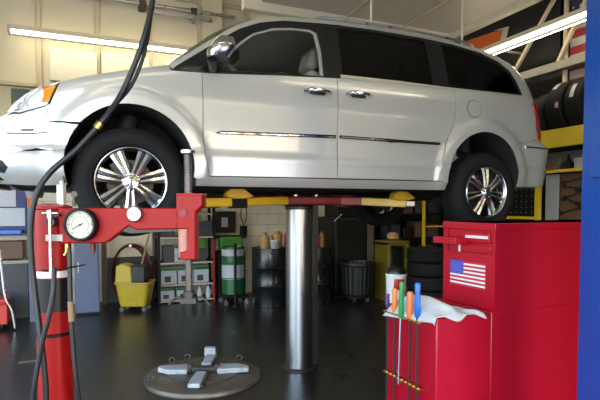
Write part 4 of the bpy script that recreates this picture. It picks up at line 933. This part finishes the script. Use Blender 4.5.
for y in (3.92, 6.45): MB().box((6.2, y - .03, 0), (6.26, y + .03, 2.5)).box((SX, y - .03, 0), (SX + .05, y + .03, 2.3)).build('upright', 'yellowshelf', RS)
tire((6.0, 4.52, 2.475 + .36), .36, .24, 'large black tire with white tread sticker standing nearest the blue post', lab=((10, 42, -.03, .03),))
tire((6.0, 4.80, 2.475 + .36), .36, .24, 'large black tire with curved white sticker, second on the yellow shelf', lab=((40, 62, .0, .07), (-5, 8, -.1, -.05)))
tire((6.0, 5.10, 2.475 + .31), .31, .22, 'black tire with low white sticker, beside the van tail light', lab=((-18, 12, -.03, .03),))
tire((6.0, 5.40, 2.475 + .30), .30, .22, 'black tire hidden most behind the van rear corner', lab=())
def bottle(loc, r, h, mt, cap, label): jug('spray_bottle', loc, r, h, mt, cap, label, 'bottle')
bottle((5.85, 4.83, 2.0), .035, .19, 'green', 'greendrum', 'green bottle on the tool shelf under the yellow beam')
bottle((5.85, 4.70, 2.0), .04, .20, 'black', 'black', 'black bottle beside the green one on the tool shelf')
tag(B((5.75, 4.75, 2.003), (5.84, 5.0, 2.075)).build('wooden_box', 'brown', bevel=.004), 'low brown box in front of the bottles on the tool shelf', 'box')
tag(B((5.75, 4.60, 2.003), (5.9, 4.71, 2.10)).build('black_case', 'black', bevel=.008), 'small black case on the tool shelf between brown box and white carton', 'case')
tag(B((5.75, 4.42, 2.003), (5.9, 4.54, 2.14)).build('small_carton', 'boxwhite', bevel=.004), 'small white carton on the tool shelf near the blue post', 'carton')
tag(B((6.2, 3.95, 2.01), (6.24, 5.8, 2.295)).build('grey_backboard', 'beam_grey'), 'grey backboard behind the bottles on the tool shelf', 'board')
PBD = thing('tool_board', 'brown pegboard with dark wrenches hanging under the yellow shelf', 'pegboard', (5.80, 4.55, 1.42))
B((0, -.35, -.1), (.03, .22, .53)).build('board', 'pegboard', PBD)
for i, (y, z, a, l_) in enumerate(((.02, .44, 80, .30), (0.0, .34, 100, .32), (.02, .25, 70, .30), (.0, .15, 115, .30), (.05, .05, 75, .28), (-.18, .30, 95, .3), (-.18, .15, 85, .3))):
    t = thing('wrench', 'dark wrench, %s down on the brown tool board' % ('highest|second|third|fourth|lowest|right upper one|right lower one'.split('|')[i]), 'wrench', (5.79, 4.55 + y, 1.42 + z), 0, 'wrenches on the brown board')
    t.rotation_euler = (math.radians(a), 0, 0)
    w = MB().box((-.005, -.012, -l_ / 2), (.005, .012, l_ / 2))
    for s in (-1, 1): w.prism([(.03 * math.cos(c * PI / 6 + .5), s * l_ / 2 + .03 * math.sin(c * PI / 6 + .5)) for c in range(11)], -.007, .007, 'x')
    w.build('shaft', 'toolsteel', t)
tag(B((5.78, 4.79, 1.2), (5.81, 4.99, 1.95)).build('white_cabinet_door', 'boxwhite', bevel=.004), 'white panel between yellow upright and brown tool board', 'panel')
tag(B((5.80, 3.98, .9), (6.2, 4.98, 1.36)).build('bench_cabinet', 'black', bevel=.01), 'black bench cabinet below the brown tool board', 'cabinet')
tag(MB().lathe([(.001, 0), (.05, 0), (.05, .1), (.03, .14), (.001, .14)], Matrix.Translation((5.9, 4.86, 1.362)), 16).build('black_can', 'black'), 'black can on the bench before the white panel', 'can')
PO = thing('parts_organizer', 'black small parts organizer with rows of pale knobs under the van bumper', 'organizer', (5.74, 5.35, 1.375))
B((.02, -.22, 0), (.3, .35, .52)).build('case', 'plastic_black', PO)
for r in range(6):
    for c in range(6):
        d_ = MB().box((.008, -.20 + c * .09, .02 + r * .08), (.019, -.125 + c * .09, .09 + r * .08)).build('drawer', 'black', PO)
        MB().box((.0, -.17 + c * .09, .05 + r * .08), (.0075, -.155 + c * .09, .062 + r * .08)).build('knob', 'beam_grey', d_)
# beams, banners, braces on right wall
tag(B((6.05, 3.6, 3.42), (6.17, 8.3, 3.54)).build('wall_beam', 'beam_grey', bevel=.008), 'light grey horizontal steel beam along the dark right wall', 'beam')
tag(B((5.95, 3.6, 4.72), (6.2, 8.3, 5.02)).build('roof_beam', 'beam_dark', bevel=.01), 'dark steel roof beam above the banners', 'beam')
tag(MB().cyl((6.18, 5.05, 2.5), (6.18, 5.05, 5.25), .035, n=14).build('standpipe', 'creamtrim'), 'pale vertical pipe beside the striped flag', 'pipe')
for (a, b, l) in (((6.1, 5.93, 3.54), (6.1, 5.05, 4.60), 'grey diagonal brace on the right wall nearest the van roof'), ((6.1, 5.10, 3.54), (6.1, 4.60, 4.40), 'cream diagonal brace close to the blue post')):
    tag(MB().bar(a, b, .05, .05).build('diagonal_brace', 'creamtrim', bevel=.006), l, 'brace')
BAN = thing('wall_banner', 'large black banner with orange patch hanging on the right wall', 'banner', (6.24, 0, 0))
def cloth(y0, y1, z0, z1, f, amp, mt, name, parent, x0=0, nn=30, poly=None):
    return MB().grid([[Vector((x0 + amp * math.sin(f * y + z), y, z)) for z in [z0 + (z1 - z0) * k / 8 for k in range(9)]] for y in [y0 + (y1 - y0) * k / nn for k in range(nn + 1)]]).build(name, mt, parent, solid=.003)
cloth(5.2, 8.2, 3.62, 4.66, 9, .012, 'banner', 'fabric', BAN)
MB().prism([(7.9, 3.95), (7.9, 4.42), (7.3, 4.46), (6.45, 4.40), (6.25, 4.36), (6.42, 4.10), (6.62, 3.98)], -.022, -.016, 'x').build('orange_patch', 'orange', BAN)
MB().prism([(6.45, 4.42), (6.12, 4.38), (6.17, 4.22), (6.32, 4.02), (6.50, 3.98), (6.36, 4.12), (6.24, 4.36)], -.026, -.0205, 'x').build('grey_edge', 'greycloth', BAN)
FG = thing('striped_flag', 'hanging flag with stars on dark blue and red and white stripes on the right wall', 'flag', (6.21, 0, 0))
MB().box((-.004, 4.3, 4.05), (.004, 5.0, 4.9)).build('star_field', 'flagblue', FG)
sr_ = MB()
for r in range(6):
    for c in range(6):
        y, z = 4.36 + c * .11 + (.055 if r % 2 else 0), 4.12 + r * .13
        sr_.prism([((.024 if k % 2 == 0 else .01) * math.sin(k * PI / 5) + y, (.024 if k % 2 == 0 else .01) * math.cos(k * PI / 5) + z) for k in range(10)], -.008, -.0045, 'x')
sr_.build('stars', 'flagwhite', FG, smooth=5)
fs = MB()
zz = 2.95
for k in range(10): fs.m('flagred' if k % 2 == 0 else 'flagwhite').box((-.004, 4.3, 2.95 + k * .11), (.004, 5.0, 2.95 + (k + 1) * .11))
fs.build('stripes', None, FG)

# ------------------------------------------------------------------ light: daylight through the open bay doors
wd = bpy.data.worlds.new('sky'); SC.world = wd; wd.use_nodes = True
nt = wd.node_tree; bg = nt.nodes['Background']; sk = nt.nodes.new('ShaderNodeTexSky'); sk.sky_type = 'NISHITA'
sk.sun_elevation = math.radians(48); sk.sun_rotation = math.radians(150); sk.sun_disc = False; sk.air_density = 1.2; sk.dust_density = 2
nt.links.new(sk.outputs[0], bg.inputs[0]); bg.inputs[1].default_value = 2.0
def portal(loc, rot, sx, sy):
    l = bpy.data.lights.new('door_portal', 'AREA'); l.shape = 'RECTANGLE'; l.size = sx; l.size_y = sy; l.cycles.is_portal = True
    o = bpy.data.objects.new('door_portal', l); COL.objects.link(o); o.location = loc; o.rotation_euler = rot
portal((X0 - .1, 1.6, 1.8), (0, -PI / 2, 0), 3.6, 8.0)
portal((-2.3, Y0 - .1, 2.1), (PI / 2, 0, 0), 4.2, 4.2)

SC.view_settings.view_transform = 'Standard'; SC.view_settings.look = 'None'; SC.view_settings.gamma = 1; SC.view_settings.exposure = 0.02
SC.view_settings.use_curve_mapping = False
SC.cycles.use_denoising = True; SC.cycles.max_bounces = 8; SC.cycles.transparent_max_bounces = 12; SC.cycles.sample_clamp_indirect = 6
SC.cycles.caustics_reflective = False; SC.cycles.caustics_refractive = False
